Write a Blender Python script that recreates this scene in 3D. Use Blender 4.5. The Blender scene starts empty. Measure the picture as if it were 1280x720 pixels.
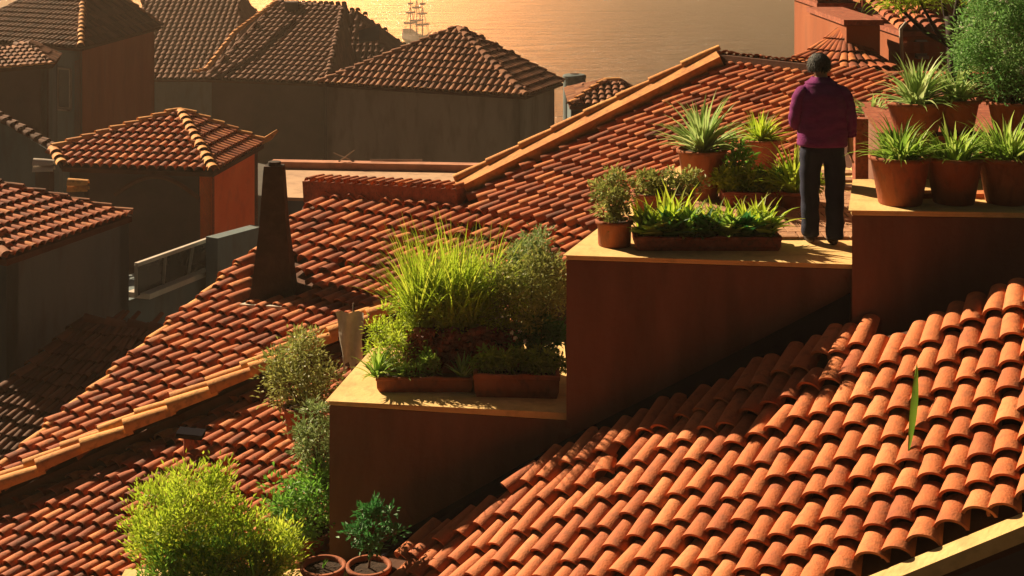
import bpy, math, random
from mathutils import Vector, Matrix
from mathutils.geometry import tessellate_polygon
random.seed(7)
R = math.radians
S = bpy.context.scene
COL = S.collection

# ------------------------------------------------------------------ camera, world, sun, exposure
F, HY, CZ = 1758.0, -120.0, 40.0
cam_d = bpy.data.cameras.new('camera'); cam = bpy.data.objects.new('camera', cam_d); COL.objects.link(cam)
cam.location = (0, 0, CZ); cam.rotation_euler = (R(90), 0, 0)
cam_d.sensor_width = 36; cam_d.lens = F / 1280 * 36; cam_d.shift_y = -480 / 1280
cam_d.clip_end = 9000; S.camera = cam

SUN = Vector((-0.62, 0.585, 0.50)).normalized()
elev = math.asin(SUN.z); azim = math.atan2(SUN.x, SUN.y)
W = bpy.data.worlds.new('World'); S.world = W; W.use_nodes = True
nt = W.node_tree; nt.nodes.clear()
sky = nt.nodes.new('ShaderNodeTexSky'); sky.sky_type = 'NISHITA'; sky.sun_disc = False
sky.sun_elevation = elev; sky.sun_rotation = azim; sky.dust_density = 6; sky.air_density = 1.6; sky.ozone_density = 1
mul = nt.nodes.new('ShaderNodeMix'); mul.data_type = 'RGBA'; mul.blend_type = 'MULTIPLY'; mul.inputs[0].default_value = 1
mul.inputs[7].default_value = (0.11, 0.085, 0.085, 1)
bg = nt.nodes.new('ShaderNodeBackground'); bg.inputs[1].default_value = 0.055
wo = nt.nodes.new('ShaderNodeOutputWorld')
nt.links.new(sky.outputs[0], mul.inputs[6])
def mth(op, a, b_=None):
    n = nt.nodes.new('ShaderNodeMath'); n.operation = op
    for i, k in enumerate((a, b_)):
        if k is None: continue
        if isinstance(k, (int, float)): n.inputs[i].default_value = k
        else: nt.links.new(k, n.inputs[i])
    return n.outputs[0]
wc = nt.nodes.new('ShaderNodeTexCoord'); dt = nt.nodes.new('ShaderNodeVectorMath'); dt.operation = 'DOT_PRODUCT'
dt.inputs[1].default_value = Vector((-.14, 1, .02)).normalized(); nt.links.new(wc.outputs['Generated'], dt.inputs[0])   # the evening glow low over the water
sx = nt.nodes.new('ShaderNodeSeparateXYZ'); nt.links.new(wc.outputs['Generated'], sx.inputs[0])
glow = mth('MULTIPLY', mth('POWER', mth('MAXIMUM', dt.outputs['Value'], 0), 120), mth('POWER', mth('SUBTRACT', 1, mth('MAXIMUM', sx.outputs[2], 0)), 3))
gc = nt.nodes.new('ShaderNodeMix'); gc.data_type = 'RGBA'; gc.blend_type = 'ADD'; gc.inputs[0].default_value = 1
gv = nt.nodes.new('ShaderNodeVectorMath'); gv.operation = 'SCALE'; gv.inputs[0].default_value = (100, 34, 9.5); nt.links.new(glow, gv.inputs['Scale'])
nt.links.new(mul.outputs[2], gc.inputs[6]); nt.links.new(gv.outputs[0], gc.inputs[7]); nt.links.new(gc.outputs[2], bg.inputs[0]); nt.links.new(bg.outputs[0], wo.inputs[0])
sd = bpy.data.lights.new('sun', 'SUN'); sd.energy = 5.0; sd.angle = R(0.5); sd.color = (1, 0.77, 0.49)
so = bpy.data.objects.new('sun', sd); COL.objects.link(so); so.rotation_euler = SUN.to_track_quat('Z', 'Y').to_euler()
S.view_settings.view_transform = 'Standard'; S.view_settings.look = 'None'; S.view_settings.gamma = 1
S.view_settings.exposure = 1.2
S.cycles.max_bounces = 6; S.cycles.diffuse_bounces = 1; S.cycles.transmission_bounces = 4

# ------------------------------------------------------------------ helpers
def P(x, y, Y): return Vector(((x - 640) / F * Y, Y, CZ - (y - HY) / F * Y))
def ZP(x, y, z):                                   # point of the level z (relative to the camera) seen at x, y
    return P(x, y, -z * F / (y - HY))
class Plane:
    def __init__(s, a, b, c):
        a, b, c = [p if isinstance(p, Vector) else P(*p) for p in (a, b, c)]
        s.n = (b - a).cross(c - a).normalized()
        if s.n.z < 0: s.n = -s.n
        s.p = a
    def at(s, x, y):
        o = Vector((0, 0, CZ)); d = P(x, y, 1) - o
        return o + d * ((s.p - o).dot(s.n) / d.dot(s.n))
    def lower(s, dz):
        q = Plane.__new__(Plane); q.n = s.n.copy(); q.p = s.p - Vector((0, 0, dz)); return q
    def z(s, x, y): return s.p.z - ((x - s.p.x) * s.n.x + (y - s.p.y) * s.n.y) / s.n.z

class MB:
    def __init__(s): s.v = []; s.f = []; s.t = []; s.tone = 0.5
    def add(s, vs, fs):
        o = len(s.v); s.v += [tuple(v) for v in vs]; s.t += [s.tone] * len(vs); s.f += [tuple(i + o for i in f) for f in fs]
    def box(s, c, d, rz=0, taper=1.0):
        x, y, z = [k / 2 for k in d]; m = Matrix.Rotation(rz, 3, 'Z'); c = Vector(c); vs = []
        for k in (-1, 1):
            q = taper if k > 0 else 1
            for a, b in ((-1, -1), (1, -1), (1, 1), (-1, 1)): vs.append(c + m @ Vector((a * x * q, b * y * q, k * z)))
        s.add(vs, [(3, 2, 1, 0), (4, 5, 6, 7), (0, 1, 5, 4), (1, 2, 6, 5), (2, 3, 7, 6), (3, 0, 4, 7)])
    def beam(s, a, b, w, h, up=Vector((0, 0, 1))):
        a, b = Vector(a), Vector(b); d = (b - a).normalized(); sd = d.cross(up).normalized(); u = sd.cross(d)
        vs = [p + sd * i * w / 2 + u * j * h / 2 for p in (a, b) for i, j in ((-1, -1), (1, -1), (1, 1), (-1, 1))]
        s.add(vs, [(0, 1, 2, 3), (7, 6, 5, 4), (1, 0, 4, 5), (2, 1, 5, 6), (3, 2, 6, 7), (0, 3, 7, 4)])
    def prism(s, top, zb):                       # polygon with a flat or sloping top, down to zb (level or list)
        n = len(top); zz = zb if isinstance(zb, (list, tuple)) else [zb] * n
        bot = [Vector((p[0], p[1], zz[i])) for i, p in enumerate(top)]
        tri = tessellate_polygon([[Vector(p) for p in top]])
        s.add(list(top) + bot, [t for t in tri] + [tuple(i + n for i in t) for t in tri] + [(i, (i + 1) % n, n + (i + 1) % n, n + i) for i in range(n)])
    def tube(s, pts, r0, r1=None, n=6, cap=True):
        r1 = r0 if r1 is None else r1; pts = [Vector(p) for p in pts]; vs = []; m = len(pts); u = None
        for i, p in enumerate(pts):
            d = (pts[min(i + 1, m - 1)] - pts[max(i - 1, 0)]).normalized()
            if u is None: u = d.orthogonal().normalized()
            u = (u - d * u.dot(d)).normalized(); w = d.cross(u); r = r0 + (r1 - r0) * i / (m - 1)
            vs += [p + (u * math.cos(2 * math.pi * k / n) + w * math.sin(2 * math.pi * k / n)) * r for k in range(n)]
        fs = [(i * n + k, i * n + (k + 1) % n, (i + 1) * n + (k + 1) % n, (i + 1) * n + k) for i in range(m - 1) for k in range(n)]
        if cap: fs += [tuple(range(n - 1, -1, -1)), tuple((m - 1) * n + k for k in range(n))]
        s.add(vs, fs)
    def lathe(s, c, prof, n=32, wob=0):
        c = Vector(c); vs = []; m = len(prof)
        for r, z in prof:
            for k in range(n):
                a = 2 * math.pi * k / n; q = 1 + wob * math.sin(3 * a + 1); vs.append(c + Vector((math.cos(a) * r * q, math.sin(a) * r * q, z)))
        s.add(vs, [(i * n + k, i * n + (k + 1) % n, (i + 1) * n + (k + 1) % n, (i + 1) * n + k) for i in range(m - 1) for k in range(n)])
    def tile(s, p, c, sd, n, w, L, seg=7, lift=.035, th=.012, tone=None):
        """a barrel tile: low wide end at p, running up along c"""
        s.tone = random.random() if tone is None else tone
        r0 = w * .52; r1 = w * .40; H0 = r0 * .95; H1 = r1 * .85
        rows = []
        for t, r, h, o in ((0, r0, H0, lift), (.5, (r0 + r1) / 2, (H0 + H1) / 2 + .004, lift * .5), (1, r1, H1, 0)):
            rows.append([p + c * (t * L) + sd * (-math.cos(math.pi * k / (seg - 1)) * r) + n * (math.sin(math.pi * k / (seg - 1)) * h + o) for k in range(seg)])
        inn = [p + sd * (-math.cos(math.pi * k / (seg - 1)) * (r0 - th)) + n * (math.sin(math.pi * k / (seg - 1)) * (H0 - th) + lift) for k in range(seg)]
        rm = r0 + (r1 - r0) * .2 - th; hm = H0 + (H1 - H0) * .2 - th
        in2 = [p + c * (L * .2) + sd * (-math.cos(math.pi * k / (seg - 1)) * rm) + n * (math.sin(math.pi * k / (seg - 1)) * hm + lift * .8) for k in range(seg)]
        q = lambda a, b: [(a * seg + k, a * seg + k + 1, b * seg + k + 1, b * seg + k) for k in range(seg - 1)]
        s.add(rows[0] + rows[1] + rows[2], q(0, 1) + q(1, 2))
        s.add(rows[0] + inn, q(1, 0)); s.add(inn + in2, q(1, 0))
    def build(s, name, mat, parent=None, smooth=False, at=None):
        me = bpy.data.meshes.new(name); o_ = Vector(at) if at is not None else Vector((0, 0, 0))
        me.from_pydata([tuple(Vector(v) - o_) for v in s.v], [], s.f); me.update()
        a = me.attributes.new('tone', 'FLOAT', 'POINT'); a.data.foreach_set('value', s.t)
        if smooth: me.polygons.foreach_set('use_smooth', [True] * len(me.polygons))
        me.materials.append(mat)
        o = bpy.data.objects.new(name, me); COL.objects.link(o); o.location = o_
        if parent: o.parent = parent; o.location = o_ - gloc(parent)
        return o
GL = {}
def gloc(o):
    v = Vector((0, 0, 0))
    while o: v = v + o.location; o = o.parent
    return v
def tag(o, label, cat, group=None, kind=None):
    if label: o['label'] = label
    if cat: o['category'] = cat
    if group: o['group'] = group
    if kind: o['kind'] = kind
    return o
def thing(name, label, cat, loc, group=None):
    o = bpy.data.objects.new(name, None); COL.objects.link(o); o.location = loc; o.empty_display_size = .2
    return tag(o, label, cat, group)
def struct(o): o['kind'] = 'structure'; return o

# ------------------------------------------------------------------ materials
def mat(name, stops, scale=6, rough=.85, tone=.0, bump=.0, bscale=40, stain=0, spec=.25, streak=None):
    m = bpy.data.materials.new(name); m.use_nodes = True; t = m.node_tree; N = t.nodes; Lk = t.links.new
    b = N['Principled BSDF']; b.inputs['Roughness'].default_value = rough; b.inputs['Specular IOR Level'].default_value = spec
    tc = N.new('ShaderNodeTexCoord'); mp = N.new('ShaderNodeMapping'); Lk(tc.outputs['Object'], mp.inputs[0])
    if streak: mp.inputs['Scale'].default_value = streak
    nz = N.new('ShaderNodeTexNoise'); nz.inputs['Scale'].default_value = scale; nz.inputs['Detail'].default_value = 6; nz.inputs['Roughness'].default_value = .6
    Lk(mp.outputs[0], nz.inputs['Vector'])
    at = N.new('ShaderNodeAttribute'); at.attribute_name = 'tone'
    mr = N.new('ShaderNodeMapRange'); mr.inputs[1].default_value = .28; mr.inputs[2].default_value = .72; Lk(nz.outputs[0], mr.inputs[0])
    mx = N.new('ShaderNodeMix'); mx.data_type = 'FLOAT'; mx.inputs[0].default_value = tone; Lk(mr.outputs[0], mx.inputs[2]); Lk(at.outputs['Fac'], mx.inputs[3])
    cr = N.new('ShaderNodeValToRGB'); e = cr.color_ramp.elements
    while len(e) < len(stops): e.new(.5)
    for i, c in enumerate(stops): e[i].position = i / (len(stops) - 1); e[i].color = (*c, 1)
    Lk(mx.outputs[0], cr.inputs[0]); out = cr.outputs[0]
    if stain:
        n2 = N.new('ShaderNodeTexNoise'); n2.inputs['Scale'].default_value = scale * 3.7; n2.inputs['Detail'].default_value = 8; Lk(mp.outputs[0], n2.inputs['Vector'])
        r2 = N.new('ShaderNodeMapRange'); r2.inputs[1].default_value = .5; r2.inputs[2].default_value = .68; r2.inputs[4].default_value = stain; Lk(n2.outputs[0], r2.inputs[0])
        m2 = N.new('ShaderNodeMix'); m2.data_type = 'RGBA'; m2.inputs[7].default_value = (.07, .05, .035, 1); Lk(r2.outputs[0], m2.inputs[0]); Lk(out, m2.inputs[6]); out = m2.outputs[2]
    Lk(out, b.inputs['Base Color'])
    if bump:
        n3 = N.new('ShaderNodeTexNoise'); n3.inputs['Scale'].default_value = bscale; n3.inputs['Detail'].default_value = 5; Lk(tc.outputs['Object'], n3.inputs['Vector'])
        bp = N.new('ShaderNodeBump'); bp.inputs['Strength'].default_value = bump; bp.inputs['Distance'].default_value = .02; Lk(n3.outputs[0], bp.inputs['Height']); Lk(bp.outputs[0], b.inputs['Normal'])
    return m
def leafmat(name, stops, tr=.45):
    m = mat(name, stops, 3, .5, .8, spec=.3); t = m.node_tree; N = t.nodes; Lk = t.links.new
    b = N['Principled BSDF']; o = N['Material Output']; tl = N.new('ShaderNodeBsdfTranslucent'); ms = N.new('ShaderNodeMixShader'); ms.inputs[0].default_value = tr
    col = b.inputs['Base Color'].links[0].from_socket; Lk(col, tl.inputs[0]); Lk(b.outputs[0], ms.inputs[1]); Lk(tl.outputs[0], ms.inputs[2]); Lk(ms.outputs[0], o.inputs[0])
    return m
M = {}
M['tile_front'] = mat('clay_tile_front', [(.28, .07, .03), (.50, .145, .05), (.58, .18, .065), (.66, .25, .10)], 4, .8, .7, .3, 60, .32)
M['tile_mid'] = mat('clay_tile_mid', [(.11, .03, .018), (.34, .085, .03), (.45, .125, .04), (.62, .24, .08)], 3, .8, .7, .3, 50, .5)
M['tile_far'] = mat('clay_tile_far', [(.14, .055, .03), (.27, .10, .045), (.42, .19, .09)], 2, .85, .8, .2, 30, .5)
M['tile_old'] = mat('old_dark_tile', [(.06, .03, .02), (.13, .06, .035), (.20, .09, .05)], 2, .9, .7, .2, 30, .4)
M['cap'] = mat('ochre_ridge_tile', [(.50, .19, .06), (.66, .29, .08), (.76, .40, .12)], 4, .8, .6, .3, 50, .4)
M['verge'] = mat('ochre_verge_plaster', [(.44, .17, .06), (.58, .25, .08), (.66, .33, .11)], 4, .85, 0, .4, 30, .35)
M['underlay'] = mat('mortar_bed', [(.06, .025, .015), (.11, .045, .025)], 5, .95, 0, .3)
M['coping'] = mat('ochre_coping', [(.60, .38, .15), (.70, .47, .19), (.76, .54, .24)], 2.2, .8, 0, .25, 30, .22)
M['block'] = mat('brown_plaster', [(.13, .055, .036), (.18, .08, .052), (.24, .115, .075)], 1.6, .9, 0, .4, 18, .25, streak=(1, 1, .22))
M['dark'] = mat('black_shade_and_hood', [(.010, .010, .014), (.018, .016, .02)], 3, 1, spec=0)  # black for the sheet that imitates shade beside roof D, and the vent hood
M['brick'] = mat('brick_paving', [(.22, .10, .06), (.42, .22, .12), (.5, .3, .17)], 9, .9, .4, .4, 30, .4)
M['pot'] = mat('terracotta_pot', [(.19, .05, .025), (.31, .09, .038), (.42, .15, .07)], 5, .8, .45, .25, 30, .4, streak=(1, 1, .5))
M['pot_old'] = mat('weathered_terracotta_pot', [(.18, .05, .03), (.30, .08, .04), (.42, .15, .08)], 9, .8, .2, .3, 30, .6)
M['stonebed'] = mat('red_rubble_stone', [(.16, .04, .03), (.36, .10, .06), (.5, .19, .12)], 10, .9, .7, .5, 40, .4)
M['soil'] = mat('soil', [(.02, .012, .008), (.06, .035, .02)], 30, 1, 0, .6, 60)
M['wood'] = mat('twig_wood', [(.05, .03, .02), (.14, .08, .045)], 20, .9)
M['plaster_grey'] = mat('grey_plaster', [(.085, .12, .13), (.12, .16, .17), (.16, .19, .19)], .9, .9, 0, .3, 12, .3, streak=(1, 1, .3))
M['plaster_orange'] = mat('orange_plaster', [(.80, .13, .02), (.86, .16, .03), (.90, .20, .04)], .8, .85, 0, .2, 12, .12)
M['plaster_rust'] = mat('rust_plaster', [(.22, .06, .02), (.28, .08, .03), (.34, .11, .045)], .8, .9, 0, .25, 12, .2, streak=(1, 1, .3))
M['plaster_pink'] = mat('pink_plaster', [(.42, .18, .11), (.52, .25, .15)], 1, .9, 0, .3, 12, .3)
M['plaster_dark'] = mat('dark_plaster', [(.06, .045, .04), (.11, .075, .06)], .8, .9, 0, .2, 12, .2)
M['plaster_beige'] = mat('beige_plaster', [(.24, .20, .15), (.33, .27, .20), (.38, .32, .24)], .9, .9, 0, .3, 12, .35, streak=(1, 1, .3))
M['flat_roof'] = mat('flat_roof_screed', [(.40, .25, .16), (.52, .34, .21)], 1.2, .9, 0, .2, 12, .3)
M['hazy_roof'] = mat('weathered_far_roof', [(.10, .045, .03), (.17, .075, .045), (.24, .12, .07)], 1, .9, .4, .3, 10, .3)
M['stone'] = mat('pale_stone_ledge', [(.42, .36, .30), (.55, .48, .40)], 3, .85, 0, .3)
M['glass'] = mat('window_glass', [(.02, .025, .03), (.04, .05, .05)], 2, .15, spec=.5)
M['frame'] = mat('painted_frame', [(.22, .20, .17), (.3, .27, .23)], 5, .7)
M['shutter'] = mat('rust_shutter', [(.28, .07, .03), (.36, .10, .04)], 8, .7)
M['chimney'] = mat('dark_chimney', [(.015, .011, .011), (.03, .02, .018), (.05, .03, .025)], 3, .9, 0, .4, 20, .4)  # near-black with noise variation, shared by the tree trunk and limbs
M['net'] = mat('pale_cloth', [(.55, .5, .42), (.7, .65, .55)], 12, .8)
M['ground'] = mat('hillside_ground', [(.03, .025, .018), (.07, .05, .035)], .3, 1, 0, .4, 2)
M['street'] = mat('dim_street_surface', [(.05, .045, .04), (.08, .07, .06)], .8, .9, 0, .2)
M['ship'] = mat('ship_timber', [(.05, .03, .02), (.10, .06, .04)], .8, .7)
M['sail'] = mat('furled_sail_cloth', [(.30, .22, .16), (.4, .3, .22)], .8, .8)
M['skin'] = mat('skin', [(.42, .20, .12), (.50, .26, .16)], 6, .55, spec=.4)
M['hair'] = mat('dark_grey_hair', [(.012, .014, .016), (.05, .055, .055), (.12, .12, .11)], 60, .6, 0, .5, 150)
M['sweater'] = mat('purple_knit', [(.13, .01, .10), (.20, .018, .15)], 14, .9, 0, .35, 120, streak=(1, 1, 3))
M['trousers'] = mat('navy_cloth', [(.008, .012, .035), (.016, .02, .05)], 10, .85, 0, .2, 90)
M['shoe'] = mat('dark_shoe', [(.03, .02, .018), (.06, .035, .025)], 10, .6)
M['strap'] = mat('white_eye', [(.6, .6, .58), (.65, .65, .62)], 10, .3)
M['leaf_lime'] = leafmat('lime_leaf', [(.24, .38, .02), (.40, .54, .04), (.58, .64, .08)], .55)
M['leaf_green'] = leafmat('green_leaf', [(.06, .20, .02), (.15, .36, .04), (.32, .50, .08)], .5)
M['leaf_fresh'] = leafmat('fresh_leaf', [(.12, .24, .03), (.28, .46, .06), (.52, .64, .16)], .5)
M['leaf_bush'] = leafmat('bush_leaf', [(.07, .21, .05), (.18, .38, .10), (.44, .60, .26)], .45)
M['leaf_deep'] = leafmat('deep_green_leaf', [(.02, .11, .03), (.05, .22, .05), (.10, .30, .07)], .35)
M['leaf_pale'] = leafmat('pale_striped_leaf', [(.18, .34, .08), (.38, .54, .16), (.62, .70, .34)], .4)
M['leaf_olive'] = leafmat('olive_leaf', [(.13, .17, .04), (.30, .34, .08), (.52, .52, .18)], .4)
M['leaf_grey'] = leafmat('grey_green_leaf', [(.10, .17, .05), (.22, .32, .10), (.44, .52, .22)], .35)
M['leaf_red'] = leafmat('russet_leaf', [(.16, .025, .02), (.34, .06, .035), (.48, .14, .07)], .25)
M['petal'] = leafmat('white_petal', [(.65, .62, .5), (.75, .72, .6)], .3)

# water and its bump
m = bpy.data.materials.new('evening_water'); m.use_nodes = True; t = m.node_tree; N = t.nodes
b = N['Principled BSDF']; b.inputs['Base Color'].default_value = (.02, .012, .007, 1); b.inputs['Roughness'].default_value = .14; b.inputs['IOR'].default_value = 1.33
tc = N.new('ShaderNodeTexCoord'); mp = N.new('ShaderNodeMapping'); mp.inputs['Scale'].default_value = (.35, 1.0, 1); t.links.new(tc.outputs['Object'], mp.inputs[0])
n1 = N.new('ShaderNodeTexNoise'); n1.inputs['Scale'].default_value = .11; n1.inputs['Detail'].default_value = 9; n1.inputs['Roughness'].default_value = .62; t.links.new(mp.outputs[0], n1.inputs['Vector'])
bp = N.new('ShaderNodeBump'); bp.inputs['Strength'].default_value = 1.0; bp.inputs['Distance'].default_value = 6.0; t.links.new(n1.outputs[0], bp.inputs['Height']); t.links.new(bp.outputs[0], b.inputs['Normal'])
M['water'] = m

# ------------------------------------------------------------------ roofs
def inpoly(x, y, poly):
    r = False; n = len(poly)
    for i in range(n):
        x1, y1 = poly[i]; x2, y2 = poly[(i + 1) % n]
        if (y1 > y) != (y2 > y) and x < (x2 - x1) * (y - y1) / (y2 - y1) + x1: r = not r
    return r
def roof_patch(pl, quad, nu, nv, clip, holes=(), seg=7, jit=.05, lift=.035, broken=0, th=.012, wk=1.0, topclip=False):
    """tiles laid on plane pl; quad = top-left, top-right, bottom-right, bottom-left of the run of tiles"""
    mb = MB(); q = [Vector((a, b_, 0)) for a, b_ in quad]
    def pos(u, v):
        a = q[0].lerp(q[1], u); b_ = q[3].lerp(q[2], u); p = a.lerp(b_, v); return p
    for i in range(nu):
        wav = random.uniform(-.25, .25)
        for k in range(-3, nv + 1):
            u = (i + .5) / nu; v = (k + 1 + wav * .5) / nv; p2 = pos(u, v); 
            pm_ = pos(u, v - .75 / nv)
            if not inpoly(p2.x, p2.y, clip) or (topclip and not inpoly(pm_.x, pm_.y, clip)) or any(inpoly(p2.x, p2.y, h) for h in holes): continue
            p = pl.at(p2.x, p2.y); e = pos(u, v - 1 / nv); pu = pl.at(e.x, e.y); c = pu - p; L = c.length; c.normalize()
            e = pos(u + 1 / nu, v); r = pl.at(e.x, e.y) - p; w = (r - c * r.dot(c)).length; sd = c.cross(pl.n).normalized()
            w *= wk
            c2 = (c + sd * random.gauss(0, jit) + pl.n * random.gauss(0, jit * .35)).normalized(); s2 = c2.cross(pl.n).normalized()
            LL = L * random.uniform(1.1, 1.24); off = c * random.gauss(0, L * .05) + pl.n * random.uniform(0, .008) + sd * random.gauss(0, w * .03)
            if broken and random.random() < broken:
                c2 = (c2 + sd * random.uniform(-.5, .5) + pl.n * random.uniform(-.05, .2)).normalized(); s2 = c2.cross(pl.n).normalized(); LL *= random.uniform(.45, .8); off += pl.n * .03
            mb.tile(p + off, c2, s2, s2.cross(c2), w * random.uniform(.96, 1.06), LL, seg, lift, th)
    return mb
def slab(pl, poly, th=.1, mt=None, name='roof_deck', parent=None, dz=0):
    top = [pl.at(*p) - pl.n * dz for p in poly]; mb = MB(); n = len(top); bot = [p - Vector((0, 0, th)) for p in top]
    tri = tessellate_polygon([top]); mb.add(top + bot, list(tri) + [tuple(i + n for i in t_) for t_ in tri] + [(i, (i + 1) % n, n + (i + 1) % n, n + i) for i in range(n)])
    return mb.build(name, mt or M['underlay'], parent, at=gloc(parent) if parent else None)
def face_tiles(mb, poly, w, L, seg=6, lift=.03, down=None, jit=.04, tone=None):
    """square-laid tiles on a 3-D polygon, columns running down the steepest slope (or along down)"""
    a, b_, c_ = poly[0], poly[1], poly[2]; n = (b_ - a).cross(c_ - a).normalized()
    if n.z < 0: n = -n
    c = (Vector((0, 0, 1)) - n * n.z).normalized() if down is None else (-(down - n * down.dot(n))).normalized()
    s = c.cross(n).normalized(); uv = [((p - a).dot(s), (p - a).dot(c)) for p in poly]
    u0, u1 = min(k[0] for k in uv), max(k[0] for k in uv); v0, v1 = min(k[1] for k in uv), max(k[1] for k in uv)
    nu = max(1, round((u1 - u0) / w)); nv = max(1, round((v1 - v0) / L)); w = (u1 - u0) / nu; L = (v1 - v0) / nv
    for i in range(nu):
        for k in range(nv):
            u = u0 + (i + .5) * w; v = v0 + k * L
            if inpoly(u, v + L * .3, uv):
                c2 = (c + s * random.gauss(0, jit)).normalized()
                mb.tile(a + s * u + c * v + n * random.uniform(0, .006), c2, c2.cross(n).normalized(), n, w, L * 1.15, seg, lift, tone=tone)
def caps(mb, a, b_, w, L, up=Vector((0, 0, 1)), seg=7, lift=.03, jit=.04):
    """a run of ridge tiles from the low end a to the high end b"""
    a, b_ = Vector(a), Vector(b_); c = (b_ - a).normalized(); k = max(1, round((b_ - a).length / L)); L = (b_ - a).length / k
    sd = c.cross(up).normalized(); n = sd.cross(c).normalized()
    for i in range(k):
        c2 = (c + sd * random.gauss(0, jit) + n * random.gauss(0, jit * .4)).normalized(); s2 = c2.cross(n).normalized()
        mb.tile(a + c * (L * i), c2, s2, s2.cross(c2), w * random.uniform(.95, 1.05), L * 1.15, seg, lift)

def window(parent, a, b_, zlo, zhi, out, shutters=False, name='window'):
    """a window in the wall from plan point a to b, zlo..zhi, out = outward direction"""
    a, b_ = Vector(a), Vector(b_); d = (b_ - a).normalized(); fr = MB(); t_ = .06
    for z in (zlo, zhi): fr.beam((a.x, a.y, z) , (b_.x, b_.y, z), .1, t_)
    for p in (a, b_, (a + b_) / 2): fr.beam((p.x, p.y, zlo), (p.x, p.y, zhi), t_, .1, up=out)
    fr.beam(Vector((a.x, a.y, zlo - .06)) + out * .05, Vector((b_.x, b_.y, zlo - .06)) + out * .05, .2, .05)
    f = fr.build(name, M['frame'], parent)
    g = MB(); o = out * .012; g.add([Vector((a.x, a.y, zlo)) + o, Vector((b_.x, b_.y, zlo)) + o, Vector((b_.x, b_.y, zhi)) + o, Vector((a.x, a.y, zhi)) + o], [(0, 1, 2, 3)])
    g.build('pane', M['glass'], f)
    if shutters:
        for q, s_ in ((a, -1), (b_, 1)):
            sh = MB(); cc = q + d * s_ * (b_ - a).length * .27 + out * .05
            for i in range(9):
                z = zlo + (i + .5) * (zhi - zlo) / 9; sh.beam(Vector((cc.x, cc.y, z)) - d * .16, Vector((cc.x, cc.y, z)) + d * .16, .03, (zhi - zlo) / 11)
            sh.build('shutter', M['shutter'], f)
    return f

def hip_house(name, label, eave, ridge, faces, zb, wallmats, w=.23, L=.36, over=.35, tile='tile_far', rid='tile_far', ridges=None, wallpoly=None, group=None, hipw=.3):
    """eave: list of 3-D corners (level); ridge: list of 3-D points; faces index into eave+ridge"""
    pts = [Vector(p) for p in eave] + [Vector(p) for p in ridge]
    c = sum((Vector(p) for p in eave), Vector()) / len(eave); root = thing(name, label, 'house', (c.x, c.y, zb), group)
    dk = MB()
    for f in faces:
        pp = [pts[i] for i in f]; k = len(pp); lo = [p - Vector((0, 0, .09)) for p in pp]
        dk.add(pp + lo, [tuple(range(k)), tuple(range(2 * k - 1, k - 1, -1))] + [(i, (i + 1) % k, k + (i + 1) % k, k + i) for i in range(k)])
    ro = dk.build('roof', M['underlay'], root)
    tm = MB()
    for f in faces: face_tiles(tm, [pts[i] for i in f], w, L)
    tm.build('tiling', M[tile], ro, True)
    if ridges:
        rm = MB()
        for i, j in ridges:
            a, b_ = pts[i], pts[j]
            if a.z > b_.z: a, b_ = b_, a
            caps(rm, a + Vector((0, 0, .03)), b_ + Vector((0, 0, .03)), hipw, .34)
        rm.build('ridge', M[rid], ro, True)
    base = [c + (Vector(p) - c) * (1 - over / (Vector(p) - c).length) for p in eave]
    n = len(base)
    for i in range(n):
        a, b_ = base[i], base[(i + 1) % n]; wm = wallmats[i % len(wallmats)]
        inn = (c - (a + b_) / 2); inn.z = 0; inn.normalize(); inn *= .25; mb = MB(); zt = Vector((0, 0, .08))
        mb.prism([a - zt, b_ - zt, b_ - zt + inn, a - zt + inn], zb); mb.build('wall', M[wm], root)
    return root, base

def set_parent_keep(o, p): o.parent = p; o.location = o.location - gloc(p)

# ------------------------------------------------------------------ the ground, the water
g = MB()
ys = [-60, 20, 62, 75, 95, 130, 170]; zs = [29.2, 29.2, 28.8, 24, 10, 1.5, -1.5]
xs = [-900, -200, -120, -60, -30, 0, 30, 60, 120, 400]
for y_, z_ in zip(ys, zs):
    for x_ in xs: g.v.append((x_, y_ + (18 * math.sin(x_ * .05) if y_ > 80 else 0), z_)); g.t.append(.5)
n_ = len(xs); g.f = [(j * n_ + i, j * n_ + i + 1, (j + 1) * n_ + i + 1, (j + 1) * n_ + i) for j in range(len(ys) - 1) for i in range(n_ - 1)]
struct(g.build('ground', M['ground']))
g = MB(); g.add([(-4000, 70, 0), (4000, 70, 0), (4000, 8000, 0), (-4000, 8000, 0)], [(0, 1, 2, 3)]); struct(g.build('water', M['water']))
hz = MB(); hz.box((0, 290, 20.3), (1100, 720, 44.0)); hzm = bpy.data.materials.new('evening_haze'); hzm.use_nodes = True; t = hzm.node_tree; t.nodes.clear()
pv = t.nodes.new('ShaderNodeVolumePrincipled'); pv.inputs['Color'].default_value = (.92, .74, .54, 1); pv.inputs['Density'].default_value = .0006; pv.inputs['Anisotropy'].default_value = .35
mo = t.nodes.new('ShaderNodeOutputMaterial'); t.links.new(pv.outputs[0], mo.inputs['Volume'])
HAZE = True
if HAZE: tag(hz.build('haze', hzm), None, None, kind='stuff')

# ------------------------------------------------------------------ the middle tiled building: roofs A (upper), B (middle), C (lower)
ZG = 29.3
plA = Plane((905, 75, 19.5), (575, 240, 19.5), (850, 250, 17.0))
plB = Plane((575, 262, 19.2), (735, 290, 17.4), (10, 600, 15.5))
plC = plB.lower(.15)

def tiled_house(label, at): return thing('tiled_house', label, 'house', at)
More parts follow.
